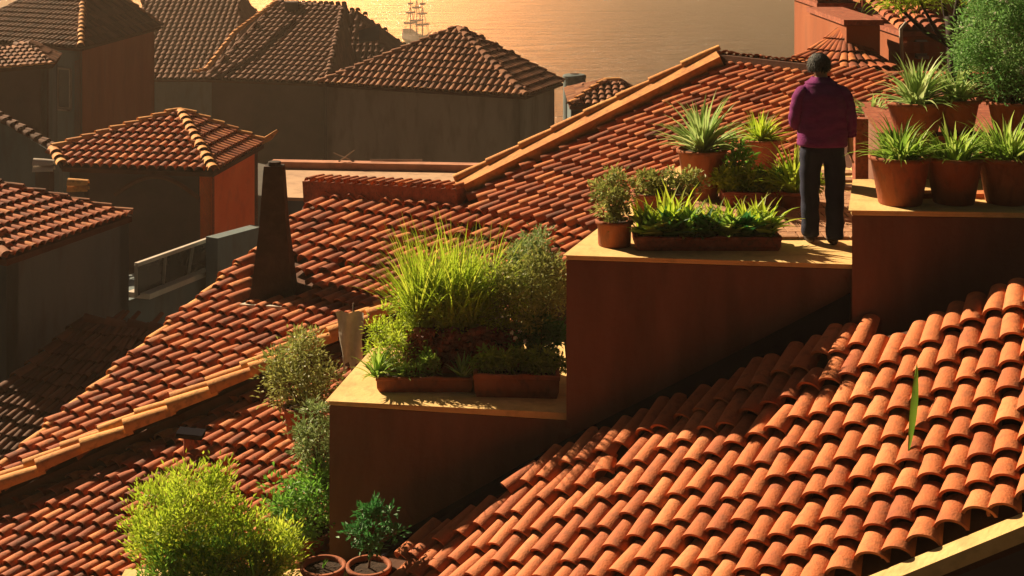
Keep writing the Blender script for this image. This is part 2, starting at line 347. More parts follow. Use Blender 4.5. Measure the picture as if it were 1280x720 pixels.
# upper
rt = tiled_house('tiled house behind the person, with a long ochre verge rising to the ridge', plA.at(800, 200).to_2d().to_3d() + Vector((0, 0, ZG)))
polyA = [(577, 243), (903, 78), (1010, 92), (1180, 112), (1180, 330), (735, 296), (578, 266)]
ro = slab(plA, polyA, .12, name='roof', parent=rt)
roof_patch(plA, [(905, 86), (1160, 112), (841, 300), (556, 262)], 21, 15, polyA, broken=.008, wk=1.0).build('tiling', M['tile_mid'], ro, True, at=gloc(ro))
a, b_ = plA.at(577, 243), plA.at(903, 80); up = plA.n
v = MB(); v.beam(a + up * .08, b_ + up * .08, .26, .22, up); v.build('verge', M['verge'], ro, at=gloc(ro))
v = MB(); out = (b_ - a).cross(up).normalized(); out = -out if out.x > 0 else out
caps(v, a + out * .13 + up * .17, b_ + out * .13 + up * .17, .14, .5, up, lift=.012, jit=.01); v.build('ridge_tiles', M['cap'], ro, True, at=gloc(ro))
v = MB(); a2, b2 = plA.at(897, 78), plA.at(1018, 92); v.beam(a2 + Vector((0, 0, .02)), b2 + Vector((0, 0, .02)), .18, .2); v.build('ridge_wall', M['underlay'], ro, at=gloc(ro))
v = MB()
for i in range(15):                                   # rough broken caps across the top
    p = a2.lerp(b2, (i + .3) / 15) + Vector((0, 0, .1)); c = Vector((-.25 + random.gauss(0, .1), -.9, .05)).normalized(); s_ = c.cross(Vector((0, 0, 1))).normalized()
    v.tile(p, -c, -s_, Vector((0, 0, 1)), .11 * random.uniform(.8, 1.25), .26, 7, .02)
v.build('ridge_tiles', M['tile_mid'], ro, True, at=gloc(ro))
w_ = MB(); w_.prism([plA.at(*p) - Vector((0, 0, .125)) for p in [(579, 244), (903, 81), (1178, 114), (1178, 326), (735, 293), (579, 263)]], ZG); w_.build('wall', M['block'], rt, at=gloc(rt))

# middle
rt = tiled_house('tiled house with the dark tapering chimney and a low tiled wall along its top edge', plB.at(350, 400).to_2d().to_3d() + Vector((0, 0, ZG)))
polyB = [(385, 246), (580, 259), (830, 300), (830, 340), (560, 366), (0, 622), (-60, 648), (-60, 642), (372, 272)]
ro = slab(plB, polyB, .12, name='roof', parent=rt)
roof_patch(plB, [(330, 243), (800, 297), (250, 700), (-250, 628)], 32, 28, polyB, broken=.008, holes=[[(296, 388), (372, 388), (375, 330), (318, 330)]], wk=1.02).build('tiling', M['tile_mid'], ro, True, at=gloc(ro))
v = MB(); upB = plB.n
caps(v, plB.at(-60, 645) + upB * .02, plB.at(373, 276) + upB * .02, .17, .36, upB, jit=.02); v.build('verge_tiles', M['cap'], ro, True, at=gloc(ro))
a, b_ = plB.at(-60, 648), plB.at(556, 367); v = MB(); v.beam(a - Vector((0, 0, .07)), b_ - Vector((0, 0, .07)), .22, .24, upB); v.build('verge', M['underlay'], ro, at=gloc(ro))
v = MB(); so_ = (b_ - a).cross(upB).normalized()
if so_.y > 0: so_ = -so_
caps(v, a + upB * .12 - so_ * .10, b_ + upB * .12 - so_ * .10, .17, .42, upB, jit=.05)
caps(v, a + upB * .11 + so_ * .08, b_ + upB * .11 + so_ * .08, .22, .5, upB, jit=.04, lift=.045); v.build('ridge_tiles', M['cap'], ro, True, at=gloc(ro))
a, b_ = plB.at(385, 250), plB.at(578, 263); v = MB(); v.beam(a + Vector((0, .05, .12)), b_ + Vector((0, .05, .12)), .22, .34); v.build('ridge_wall', M['pot_old'], ro, at=gloc(ro))
v = MB()
for i in range(17):
    p = a.lerp(b_, (i + .5) / 17) + Vector((-.06, -.08, .28)); c = Vector((.6, .78, .12)).normalized(); s_ = c.cross(Vector((0, 0, 1))).normalized()
    v.tile(p, c, s_, Vector((0, 0, 1)), .13, .34, 7, .02)
v.build('ridge_tiles', M['tile_mid'], ro, True, at=gloc(ro))
w_ = MB(); w_.prism([plB.at(*p) - Vector((0, 0, .125)) for p in [(387, 248), (580, 261), (828, 302), (828, 338), (560, 364), (-58, 644), (374, 274)]], ZG); w_.build('wall', M['plaster_dark'], rt, at=gloc(rt))
# chimney, part of the middle house
cb = plB.at(338, 384); ch = MB(); hgt = 2.05
prof = [(0, .36), (.25, .33), (.5, .26), (1.3, .17), (1.95, .13), (2.05, .12)]
vs = []
for z_, r_ in prof:
    for sx, sy in ((-1, -1), (1, -1), (1, 1), (-1, 1)): vs.append(cb + Vector((sx * r_, sy * r_ * .8 + .3, z_ - .3)))
ch.add(vs, [(i * 4 + k, i * 4 + (k + 1) % 4, i * 4 + 4 + (k + 1) % 4, i * 4 + 4 + k) for i in range(len(prof) - 1) for k in range(4)] + [(20, 21, 22, 23)])
chim = ch.build('chimney', M['chimney'], ro, at=gloc(ro))
v = MB(); v.beam(plB.at(303, 389) + Vector((0, 0, .05)), plB.at(368, 393) + Vector((0, 0, .05)), .1, .1); v.build('flashing_or_shade_sheet', M['stone'], chim)
v = MB(); v.tube([cb + Vector((0, .3, 1.6)), cb + Vector((0, .3, 1.8))], .09, .085, 12); v.build('flue', M['chimney'], chim)

# lower
rt = tiled_house('lowest tiled house, its roof running down behind the bushes to the bottom left', plC.at(250, 600).to_2d().to_3d() + Vector((0, 0, ZG)))
polyC = [(-60, 640), (560, 366), (640, 400), (640, 480), (420, 900), (-60, 900)]
ro = slab(plC, polyC, .12, name='roof', parent=rt)
roof_patch(plC, [(250, 330), (760, 375), (200, 905), (-420, 850)], 37, 30, polyC, broken=.02).build('tiling', M['tile_mid'], ro, True, at=gloc(ro))
w_ = MB(); w_.prism([plC.at(*p) - Vector((0, 0, .125)) for p in [(-58, 642), (560, 370), (636, 402), (636, 478), (418, 896), (-58, 896)]], ZG); w_.build('wall', M['plaster_dark'], rt, at=gloc(rt))
# small broken roof vent standing on the lower roof
p = plC.at(236, 575); vt = thing('roof_vent', 'small dark hooded vent poking out of the lowest tiled roof', 'vent', p)
v = MB(); v.lathe(p + Vector((0, 0, -.05)), [(.06, 0), (.055, .3)], 10); v.build('pipe', M['pot_old'], vt)
v = MB(); v.beam(p + Vector((-.12, 0, .3)), p + Vector((.16, 0, .27)), .2, .05); v.build('hood', M['dark'], vt)

# ------------------------------------------------------------------ front right roof D
plD = Plane((480, 690, 12.1), (1065, 400, 11.6), (1280, 660, 9.0))
rt = tiled_house('nearest tiled house at the right, large sunlit orange barrel tiles and an ochre edge board', plD.at(1100, 620).to_2d().to_3d() + Vector((0, 0, ZG)))
polyD = [(470, 702), (706, 572), (875, 498), (1062, 430), (1170, 404), (1300, 345), (1330, 640), (1290, 657), (1125, 724), (900, 815), (300, 1060), (250, 900)]
ro = slab(plD, polyD, .12, name='roof', parent=rt, dz=.01)
roof_patch(plD, [(430, 712), (1310, 345), (1312, 668), (60, 1120)], 36, 9, [(500, 725), (500, 682), (706, 564), (875, 490), (1062, 420), (1170, 394), (1300, 335), (1330, 640), (1290, 664), (1125, 730), (900, 822), (300, 1060), (200, 900)], seg=13, jit=.045, lift=.045, broken=.035, th=.022, wk=1.28, topclip=True).build('tiling', M['tile_front'], ro, True, at=gloc(ro))
v = MB(); a, b_ = plD.at(860, 834), plD.at(1330, 642); nD = plD.n
v.beam(a + nD * .02, b_ + nD * .02, .10, .12, nD); v.build('edge_board', M['coping'], ro, at=gloc(ro))
w_ = MB(); w_.prism([plD.at(*p) - Vector((0, 0, .13)) for p in [(500, 690), (708, 578), (875, 504), (1066, 436), (1170, 410), (1295, 354), (1320, 636), (900, 806), (400, 1000)]], ZG); w_.build('wall', M['plaster_dark'], rt, at=gloc(rt))
v = MB()                                               # black sheet standing in for the shade in the gap below the terrace walls
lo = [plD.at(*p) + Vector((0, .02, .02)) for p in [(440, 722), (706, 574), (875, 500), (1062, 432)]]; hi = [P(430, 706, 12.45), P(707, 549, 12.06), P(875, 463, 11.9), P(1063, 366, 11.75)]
v.add(lo + hi, [(i, i + 1, i + 5, i + 4) for i in range(3)]); v.add([p - Vector((0, 0, .02)) for p in lo + hi], [(i, i + 1, i + 5, i + 4) for i in range(3)]); v.build('flashing_or_shade_sheet', M['dark'], ro)
# a long fallen leaf standing on the tiles
lf = MB(); a = plD.at(1146, 582) + nD * .14; b_ = plD.at(1160, 480) + nD * .2; d = b_ - a; sd_ = d.cross(Vector((0, 1, 0))).normalized()
K = 10; vs = []
for i in range(K + 1):
    t_ = i / K; w0 = .028 * math.sin(math.pi * min(1, t_ * .93 + .05)) + .002; p = a + d * t_ + nD * .04 * math.sin(math.pi * t_) + sd_ * -.03 * math.sin(math.pi * t_)
    vs += [p - sd_ * w0, p + nD * .008, p + sd_ * w0]
lf.add(vs, [(3 * i + j, 3 * i + j + 1, 3 * i + j + 4, 3 * i + j + 3) for i in range(K) for j in (0, 1)]); lf.tone = .8
tag(lf.build('blade_leaf', M['leaf_green'], smooth=True), 'single long green blade leaf lying on the sunlit orange tiles', 'leaf')

# ------------------------------------------------------------------ stepped terrace blocks
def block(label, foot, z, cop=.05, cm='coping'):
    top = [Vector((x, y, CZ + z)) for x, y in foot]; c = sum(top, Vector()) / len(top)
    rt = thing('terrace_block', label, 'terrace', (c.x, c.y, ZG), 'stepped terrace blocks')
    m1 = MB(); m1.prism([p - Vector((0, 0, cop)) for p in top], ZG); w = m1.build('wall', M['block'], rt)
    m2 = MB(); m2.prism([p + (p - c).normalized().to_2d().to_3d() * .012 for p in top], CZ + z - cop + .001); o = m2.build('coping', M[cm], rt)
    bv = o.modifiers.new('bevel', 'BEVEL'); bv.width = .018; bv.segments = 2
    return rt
Z1, Z2, Z3, Z4 = -4.43, -3.02, -2.50, -2.10
block('lowest brown terrace block with an ochre top, carrying the bushy rubble planting', [(-1.63, 12.56), (.5, 12.19), (.5, 14.2), (-1.37, 14.0)], Z1)
b2_ = block('middle brown terrace block the person stands on', [(.469, 12.12), (2.95, 11.80), (3.9, 16.2), (1.95, 16.2)], Z2)
block('upper brown terrace block at the right with three big pots in a row', [(2.78, 11.5), (5.2, 11.33), (5.2, 12.75), (3.12, 12.75)], Z3)
block('back brown terrace block carrying the rear pots beside the flowering bush', [(3.35, 12.76), (6.2, 12.76), (6.2, 14.9), (3.7, 14.9)], Z4, cm='pot_old')
block('low brown terrace block under the small empty pots at the bottom', [(-3.4, 10.9), (-1.12, 10.9), (-1.12, 12.45), (-3.4, 12.45)], -5.9)
# brick paving on the middle block
v = MB()
for i in range(9):
    for j in range(16):
        x_ = 1.35 + i * .225 + (.11 if j % 2 else 0) + j * .045; y_ = 12.75 + j * .2
        if x_ > 3.05 + (y_ - 12) * .2 or y_ > 16: continue
        v.tone = random.random(); v.box((x_, y_, CZ + Z2 + .012), (.21, .185, .03), random.gauss(0, .01))
v.build('paving', M['brick'], b2_)

# ------------------------------------------------------------------ plants
def leaf_strip(mb, base, az, length, width, lean, droop, K=5, fold=.25):
    """an arching blade"""
    d = Vector((math.cos(az), math.sin(az), 0)); s = Vector((-d.y, d.x, 0)); vs = []; p = Vector(base); el = math.pi / 2 - lean; st = length / K
    mb.tone = random.random()
    for i in range(K + 1):
        t_ = i / K; w = width * (.55 + .45 * math.sin(math.pi * min(1, t_ + .2))) * (1 - t_ ** 3) + .0008
        tn = d * math.cos(el) + Vector((0, 0, 1)) * math.sin(el); nn = s.cross(tn)
        vs += [p - s * w / 2 + nn * -w * fold, p, p + s * w / 2 + nn * -w * fold]
        p = p + tn * st; el -= droop * (.4 + t_ * 1.2) / K
    mb.add(vs, [(3 * i + j, 3 * i + j + 1, 3 * i + j + 4, 3 * i + j + 3) for i in range(K) for j in (0, 1)])
def spiky(base, n, length, width, spread=.9, droop=1.3, r=.04):
    mb = MB(); base = Vector(base)
    for i in range(n):
        t_ = random.random(); az = random.uniform(0, 2 * math.pi)
        leaf_strip(mb, base + Vector((math.cos(az), math.sin(az), 0)) * r * random.random(), az, length * random.uniform(.6, 1.08) * (1 - .15 * t_), width * random.uniform(.7, 1.2), .05 + spread * t_, droop * random.uniform(.5, 1.25))
    return mb
def one_leaf(mb, p, d, L, w, up=None):
    d = d.normalized(); s = d.cross(Vector((random.gauss(0, .5), random.gauss(0, .5), 1))).normalized(); n = s.cross(d)
    mb.add([p, p + d * L * .45 + s * w / 2 + n * w * .12, p + d * L - n * L * .12, p + d * L * .45 - s * w / 2 + n * w * .12], [(0, 1, 2), (0, 2, 3)])
def bush(c, rad, n, ls, stems=14, clumps=26, base=None, lump=.38, aspect=.45, upw=.4):
    """twigs rising from base and leaf clumps on them: uneven outline, gaps between"""
    lv = MB(); tw = MB(); c = Vector(c); rad = Vector(rad); base = Vector(base) if base is not None else c - Vector((0, 0, rad.z))
    cl = []
    for i in range(clumps):
        while True:
            q = Vector((random.uniform(-1, 1), random.uniform(-1, 1), random.uniform(-1, 1)))
            if .25 < q.length < 1: break
        q = q * (random.uniform(.78, 1.08) / max(q.length, .55) if random.random() < .6 else 1)
        p = c + Vector((q.x * rad.x, q.y * rad.y, q.z * rad.z)); cl.append((p, random.uniform(.6, 1.25), random.random()))
    for p, k, _ in cl[:stems * 2]:
        mid = base.lerp(p, .5) + Vector((random.gauss(0, .03), random.gauss(0, .03), .04)); tw.tube([base, mid, p], .007, .002, 4, False)
    mr = (rad.x + rad.y + rad.z) / 3
    for i in range(n):
        p, k, tn = random.choice(cl); o = Vector((random.gauss(0, 1), random.gauss(0, 1), random.gauss(0, .9))); o = o * (lump * mr * k * .5)
        lv.tone = min(1, max(0, tn * .6 + random.random() * .4))
        d = (o.normalized() if o.length > 0 else Vector((0, 0, 1))) + Vector((random.gauss(0, .4), random.gauss(0, .4), upw))
        one_leaf(lv, p + o, d, ls * random.uniform(.6, 1.3), ls * aspect * random.uniform(.7, 1.3))
    return lv, tw
def pot_mesh(c, rt_, rb, h, rim=.035, th=.018):
    mb = MB(); mb.tone = random.random(); rr = rt_ + .012
    mb.lathe(c, [(.001, 0), (rb * .97, 0), (rb, .01), (rt_ - .006, h - rim), (rr, h - rim), (rr + .002, h - .006), (rr - .004, h), (rt_ - th, h), (rt_ - th - .004, h - .03), (rb - th, .03)], 36, .004)
    return mb
def soil_disc(c, r):
    mb = MB(); n = 24; vs = [Vector(c) + Vector((0, 0, .01))]
    for k in range(n): vs.append(Vector(c) + Vector((math.cos(2 * math.pi * k / n) * r, math.sin(2 * math.pi * k / n) * r, random.uniform(-.006, .006))))
    mb.add(vs, [(0, 1 + k, 1 + (k + 1) % n) for k in range(n)]); return mb
def potted(label, px, py, z, wpx, hpx, group=None, fol=None, taper=.72, mt='pot', cat='potted plant', Y=None, name='potted_plant'):
    """pot whose base centre stands at level z seen at px, py"""
    base = ZP(px, py, z) if Y is None else P(px, py, Y); k = base.y / F
    rt = thing(name, label, cat, base, group); r = wpx * k / 2; h = hpx * k
    po = pot_mesh(base, r, r * taper, h).build('pot', M[mt], rt, True)
    soil_disc(base + Vector((0, 0, h - .035)), r - .02).build('soil', M['soil'], po)
    top = base + Vector((0, 0, h - .03))
    if fol: fol(rt, top, k)
    return rt
def f_spiky(n, lpx, wpx, m_, spread=.95, droop=1.3, r=.05):
    return lambda rt, top, k: spiky(top, n, lpx * k, wpx * k, spread, droop, r).build('foliage', M[m_], rt, True)
def f_bush(rx, rz, n, lpx, m_, up=1.0, clumps=26, flowers=0, lump=.38):
    def g_(rt, top, k):
        c = top + Vector((0, 0, rz * k * up)); lv, tw = bush(c, (rx * k, rx * k, rz * k), n, lpx * k, clumps=clumps, base=top, lump=lump)
        lv.build('foliage', M[m_], rt); tw.build('stem', M['wood'], rt)
        if flowers:
            for i in range(flowers):
                fl = MB()
                a = random.uniform(0, 6.28); e = random.uniform(-.6, 1.3); q = Vector((math.cos(a) * math.cos(e) * rx * k, math.sin(a) * math.cos(e) * rx * k, math.sin(e) * rz * k)) * random.uniform(.9, 1.1)
                for j in range(5): one_leaf(fl, c + q, Vector((math.cos(j * 1.256), -.6 + math.sin(j * 1.256) * .3, math.sin(j * 1.256))), 3.2 * k, 2.6 * k)
                fl.build('flower', M['petal'], rt)
    return g_

# three big pots on the upper block
G = 'big terracotta pots in a row on the upper block'
potted('big terracotta pot of spiky green leaves, leftmost of the three in a row', 1125, 254, Z3, 74, 60, G, f_spiky(150, 64, 4.5, 'leaf_fresh', 1.3, 1.3, .15))
potted('big terracotta pot of spiky green leaves, middle one of the three in a row', 1192, 253, Z3, 70, 58, G, f_spiky(130, 58, 4.5, 'leaf_fresh', 1.35, 1.2, .15))
potted('big terracotta pot of spiky leaves, rightmost of the three, at the photo edge', 1258, 253, Z3, 70, 58, G, f_spiky(150, 66, 4.5, 'leaf_fresh', 1.2, 1.3, .15))
# the row behind
G = 'terracotta pots standing behind the row of three'
potted('rear terracotta pot with a wide spray of pale spiky leaves, right of the person', 1145, 166, Z4, 72, 40, G, f_spiky(110, 74, 6, 'leaf_pale', 1.3, 1.3, .1))
potted('rear terracotta pot with a narrow spray of pale spiky leaves, beside the round flowering bush', 1196, 165, Z4, 55, 42, G, f_spiky(70, 62, 6, 'leaf_pale', 1.2, 1.4, .08))
# round flowering bush
potted('large round green bush dotted with white flowers at the right edge', 1266, 172, Z4, 60, 46, None, f_bush(62, 80, 16000, 6, 'leaf_bush', 1.08, 110, 60, .3), cat='bush')
# clay cube pot between person and pots
potted('plain terracotta pot with trailing pale leaves, half hidden right behind the person', 1090, 186, -2.55, 52, 46, None, f_spiky(45, 40, 5, 'leaf_pale', 1.4, 2.2, .1), taper=.9)
# agave and its neighbour
potted('tall terracotta pot with the largest blue-green spiky plant, left of the person', 877, 250, Z2, 60, 64, None, f_spiky(120, 84, 6.5, 'leaf_pale', 1.2, .9, .08), taper=.66)
potted('terracotta pot with a bright yellow-green grassy tuft, just left of the person', 950, 219, Z2, 48, 46, None, f_spiky(120, 44, 4, 'leaf_lime', 1.3, 1.0, .08), taper=.7)
# fern by the legs
def fern(rt, top, k): 
    spiky(top, 90, 78 * k, 5 * k, 1.0, 1.5, .06).build('foliage', M['leaf_lime'], rt, True)
potted('leafy fern in a low pot directly behind the legs of the person', 992, 262, Z2, 36, 24, None, fern)
potted('narrow tuft of fine upright green leaves beside the tall pot', 912, 250, Z2, 30, 18, None, f_bush(22, 30, 900, 9, 'leaf_green', .9, 18))
# squat pot with knobbly succulent on the left corner
potted('round pot with a knobbly olive shrub at the left corner of the middle block', 768, 306, Z2, 44, 32, None, f_bush(25, 32, 1500, 7, 'leaf_olive', .95, 24, 0, .3), taper=.93)

def trough(label, x0, x1, y0, y1, z, h, rows, mt='pot', cat='planter', slant=0, hz_=None):
    """long clay planter between plan points, filled with separate plants"""
    rt = thing('planter_box', label, cat, ((x0 + x1) / 2, (y0 + y1) / 2, CZ + z)); zc = CZ + z
    mb = MB(); o = slant; n = 24; th = .025
    def ring(z_, g_, wob=0):
        vs = []
        for k in range(n * 2 + 8):
            pass
        return vs
    f = [(x0, y0), (x1, y0 + o), (x1, y1 + o), (x0, y1)]; K = 14
    def loop(inset, zz, wob):
        pts = []; q = [(x0 + inset, y0 + inset), (x1 - inset, y0 + inset + o), (x1 - inset, y1 - inset + o), (x0 + inset, y1 - inset)]
        for i in range(4):
            a, b_ = q[i], q[(i + 1) % 4]
            for j in range(K):
                t_ = j / K; pts.append(Vector((a[0] + (b_[0] - a[0]) * t_, a[1] + (b_[1] - a[1]) * t_, zz + wob * (math.sin(i * 5 + j * 1.7) + math.sin(j * .9)) * .5)))
        return pts
    lp = [loop(.02, zc, 0), loop(0, zc + h * .3, 0), loop(-.004, zc + h * .8, 0), loop(-.012, zc + h * .82, .002), loop(-.01, zc + h, .008), loop(th, zc + h, .008), loop(th + .005, zc + h - .05, 0)]
    m_ = K * 4; fs = [(i * m_ + k, i * m_ + (k + 1) % m_, (i + 1) * m_ + (k + 1) % m_, (i + 1) * m_ + k) for i in range(len(lp) - 1) for k in range(m_)]
    mb.add([p for l_ in lp for p in l_], fs); tb = mb.build('trough', M[mt], rt)
    tb.modifiers.new('bevel', 'BEVEL').width = .004
    s_ = MB(); s_.box(((x0 + x1) / 2, (y0 + y1) / 2 + o / 2, zc + h - .06), (x1 - x0 - .07, y1 - y0 - .07, .05)); s_.build('soil', M['soil'], tb)
    for kind, x_, y_, kw in rows:
        p = Vector((x_, y_, zc + h - .035))
        if kind == 'spiky': spiky(p, kw['n'], kw['l'], kw['w'], kw.get('s', 1.1), kw.get('d', 1.1), kw.get('r', .04)).build('leafy_plant', M[kw['m']], rt, True)
        elif kind == 'broad':
            spiky(p, kw['n'], kw['l'], kw['w'], kw.get('s', 1.2), kw.get('d', .7), .02).build('leafy_plant', M[kw['m']], rt, True)
        else:
            lv, tw = bush(p + Vector((0, 0, kw['h'] * .9)), (kw['rx'], kw['ry'], kw['h']), kw['n'], kw['l'], base=p, clumps=kw.get('c', 22)); lv.build('leafy_plant', M[kw['m']], rt)
    return rt
# planter on the middle block
rows = []
x0, x1 = ZP(793, 310, Z2).x, ZP(973, 310, Z2).x; y0 = 12.22
for i in range(13):
    x_ = x0 + .08 + (x1 - x0 - .16) * i / 12
    rows.append(('spiky', x_, y0 + .26, dict(n=22, l=.50 if i in (2, 3, 4) else (.42 if i > 8 else .34), w=.055, m='leaf_lime', s=1.0, d=1.0)))
for i in range(7):
    x_ = x0 + .13 + (x1 - x0 - .26) * i / 6
    rows.append(('broad', x_, y0 + .1, dict(n=26, l=.32, w=.15, m='leaf_deep' if i in (1, 3, 5) else 'leaf_fresh', s=1.15, d=.9)))
trough('long low clay trough full of lime and dark green leaves on the middle terrace block', x0, x1, y0, y0 + .4, Z2, .125, rows, 'pot_old')
# second planter further back
x0b, x1b = ZP(905, 262, Z2).x, ZP(1022, 262, Z2).x; y0b = 13.9; rows = []
for i in range(7): rows.append(('bush', x0b + .1 + (x1b - x0b - .2) * i / 6, y0b + .16, dict(rx=.15, ry=.13, h=.11, n=380, l=.075, m='leaf_green' if i % 2 else 'leaf_lime', c=10)))
trough('dark trough of leafy green plants standing further back on the brick paving', x0b, x1b, y0b, y0b + .32, Z2, .17, rows, 'pot_old')
# low olive hedge in a crate behind the trough, left
x0c, x1c = ZP(790, 268, Z2).x, ZP(862, 268, Z2).x; rows = [('bush', x0c + .12 + i * .15, 13.55, dict(rx=.13, ry=.12, h=.12, n=420, l=.055, m='leaf_olive', c=12)) for i in range(4)]
trough('reddish clay trough of small olive leaves behind the knobbly shrub pot', x0c, x1c, 13.4, 13.7, Z2, .24, rows, 'pot_old')

# planting on the lowest block
za = CZ + Z1
xa, xb, xm = -1.33, .42, ZP(592, 490, Z1).x
rows = [('spiky', xa + .1, 12.86, dict(n=60, l=.34, w=.035, m='leaf_fresh', s=1.1, d=1.0)), ('broad', xa + .34, 12.86, dict(n=20, l=.22, w=.07, m='leaf_fresh')), ('bush', xa + .52, 12.9, dict(rx=.14, ry=.1, h=.1, n=500, l=.05, m='leaf_fresh', c=12)), ('spiky', xm - .1, 12.84, dict(n=34, l=.26, w=.035, m='leaf_pale', s=1.2, d=.5))]
trough('low rounded clay trough with ferny leaves, left of the deeper planter box', ZP(472, 488, Z1).x, xm - .01, 12.74, 13.0, Z1, .14, rows, 'pot')
rows = [('bush', xm + .1 + i * .13, 12.78, dict(rx=.11, ry=.1, h=.10, n=420, l=.05, m='leaf_fresh', c=12)) for i in range(6)]
trough('deeper square-edged clay planter of small green leaves against the tall brown block', xm + .01, xb, 12.62, 12.92, Z1, .21, rows, 'pot', slant=-.05)
# rubble stone bed
rt = thing('rubble_planter', 'raised bed of dark red rubble stones topped by tall lime grass and shrubs', 'planter', (-.45, 13.25, za))
v = MB(); core = MB(); core.box((-.48, 13.42, za + .22), (.92, .55, .44)); core.build('core', M['soil'], rt)
for i in range(150):
    x_ = random.uniform(-1.0, .05); z_ = random.uniform(.02, .46); y_ = 13.12 + random.uniform(-.03, .03); v.tone = random.random()
    s_ = random.uniform(.04, .085); n = 7; vs = []
    for j, (rr, zz) in enumerate(((.5, -.4), (.9, -.1), (.85, .25), (.4, .45))):
        for k in range(n): a = 2 * math.pi * k / n + i; vs.append(Vector((x_ + math.cos(a) * rr * s_ * random.uniform(.8, 1.2), y_ + math.sin(a) * rr * s_ * .8, za + z_ + zz * s_ * random.uniform(.8, 1.2))))
    v.add(vs, [(j * n + k, j * n + (k + 1) % n, (j + 1) * n + (k + 1) % n, (j + 1) * n + k) for j in range(3) for k in range(n)] + [tuple(range(n)), tuple(range(3 * n, 4 * n))])
v.build('rubble_wall', M['stonebed'], rt)
v = MB()
for i in range(420):
    p = Vector((random.uniform(-1.0, .08), 13.06 + random.gauss(0, .03), za + random.uniform(.08, .47))); v.tone = random.random(); one_leaf(v, p, Vector((random.gauss(0, .6), -1, random.gauss(-.2, .5))), .06, .035)
v.build('russet_creeper', M['leaf_red'], rt)
mb = MB()
for i in range(18):
    p = Vector((random.uniform(-.9, -.2), 13.4 + random.uniform(-.18, .18), za + .44)); s2 = spiky(p, 46, 1.02, .02, .75, .75, .06); mb.f += [tuple(k + len(mb.v) for k in f_) for f_ in s2.f]; mb.v += s2.v; mb.t += s2.t
mb.build('grass_tuft', M['leaf_lime'], rt, True)
lv, tw = bush((-.45, 13.26, za + .70), (.56, .26, .25), 5600, .042, clumps=80, base=(-.45, 13.3, za + .4)); lv.build('shrub', M['leaf_lime'], rt); tw.build('stem', M['wood'], rt)
# pale shrub at the right, tall one behind it, creeper at the left
def free_bush(label, c, rad, n, ls, m_, base, cat='shrub', **kw):
    rt = thing('garden_shrub', label, cat, base); lv, tw = bush(c, rad, n, ls, base=base, **kw); lv.build('foliage', M[m_], rt); tw.build('stem', M['wood'], rt); return rt
free_bush('wide pale olive shrub filling the corner against the tall brown block', (.14, 13.2, za + .74), (.36, .3, .36), 6200, .045, 'leaf_olive', (.14, 13.2, za), clumps=70)
free_bush('upright grey-green shrub rising highest behind the pale olive shrub', (.22, 13.7, za + .92), (.22, .2, .34), 3000, .05, 'leaf_grey', (.27, 13.75, za), clumps=34)
fl = free_bush('dark green leafy shrub with white blossoms at the foot of the pale olive shrub', (.26, 13.0, za + .34), (.22, .12, .26), 2400, .055, 'leaf_deep', (.26, 13.0, za), clumps=34)
for x_, z_ in ((.0, .52), (.07, .53), (.03, .47), (.12, .44)):
    f_ = MB()
    for j in range(5): one_leaf(f_, Vector((x_, 12.84, za + z_)), Vector((math.cos(j * 1.256), -.5, math.sin(j * 1.256))), .028, .024)
    f_.build('flower', M['petal'], fl)
free_bush('yellow-green creeping shrub spilling over the left end of the rubble bed', (-1.12, 13.25, za + .3), (.2, .3, .32), 2600, .045, 'leaf_lime', (-1.1, 13.25, za), clumps=34)

# plants in the gap left of the blocks, standing on the lower roof
def onC(px, py): return plC.at(px, py)
def potC(label, px, py, w, h, fol, cat='potted plant', Y=None, taper=.75):
    b0 = onC(px, py) if Y is None else P(px, py, Y); k = b0.y / F; rt = thing('potted_plant', label, cat, b0)
    po = pot_mesh(b0, w * k / 2, w * k / 2 * taper, h * k).build('pot', M['pot'], rt, True); soil_disc(b0 + Vector((0, 0, h * k - .035)), w * k / 2 - .02).build('soil', M['soil'], po)
    fol(rt, b0 + Vector((0, 0, h * k - .03)), k); return rt
potC('terracotta pot with a pale olive bush, beside the upper left corner of the lowest block', 377, 548, 46, 42, f_bush(41, 46, 3400, 7, 'leaf_olive', .95, 46))
potC('small grey-green bush squeezed against the left wall of the lowest block, above another', 398, 610, 30, 22, f_bush(30, 42, 1900, 7, 'leaf_grey', .95, 28), Y=13.2)
potC('wide green bush in a dark pot below the grey-green bush at the left wall', 388, 702, 56, 40, f_bush(44, 46, 3200, 8, 'leaf_green', .9, 40), Y=12.9)
# small pots at the bottom on the low ledge
G = 'small pots on the low ledge'
def empty_rt(rt, top, k): spiky(top, 6, 14 * k, 3 * k, .5, .4, .02).build('foliage', M['leaf_green'], rt, True)
potC('small thick-rimmed clay pot with one tiny sprout, left of the little tree pot', 404, 760, 54, 54, empty_rt, Y=11.8, taper=.8)
def tree_(rt, top, k):
    t_ = MB(); t_.tube([top, top + Vector((.01, 0, 14 * k)), top + Vector((0, 0, 34 * k))], .012, .006, 6); t_.build('trunk', M['wood'], rt)
    c = top + Vector((.02, 0, 52 * k)); lv, tw = bush(c, (36 * k, 30 * k, 24 * k), 800, 8.5 * k, clumps=26, base=top + Vector((0, 0, 25 * k)), lump=.3); lv.build('foliage', M['leaf_deep'], rt); tw.build('branch', M['wood'], rt)
potC('small clay pot with a little bushy green tree at the foot of the lowest block', 461, 760, 54, 54, tree_, Y=11.8, taper=.8)
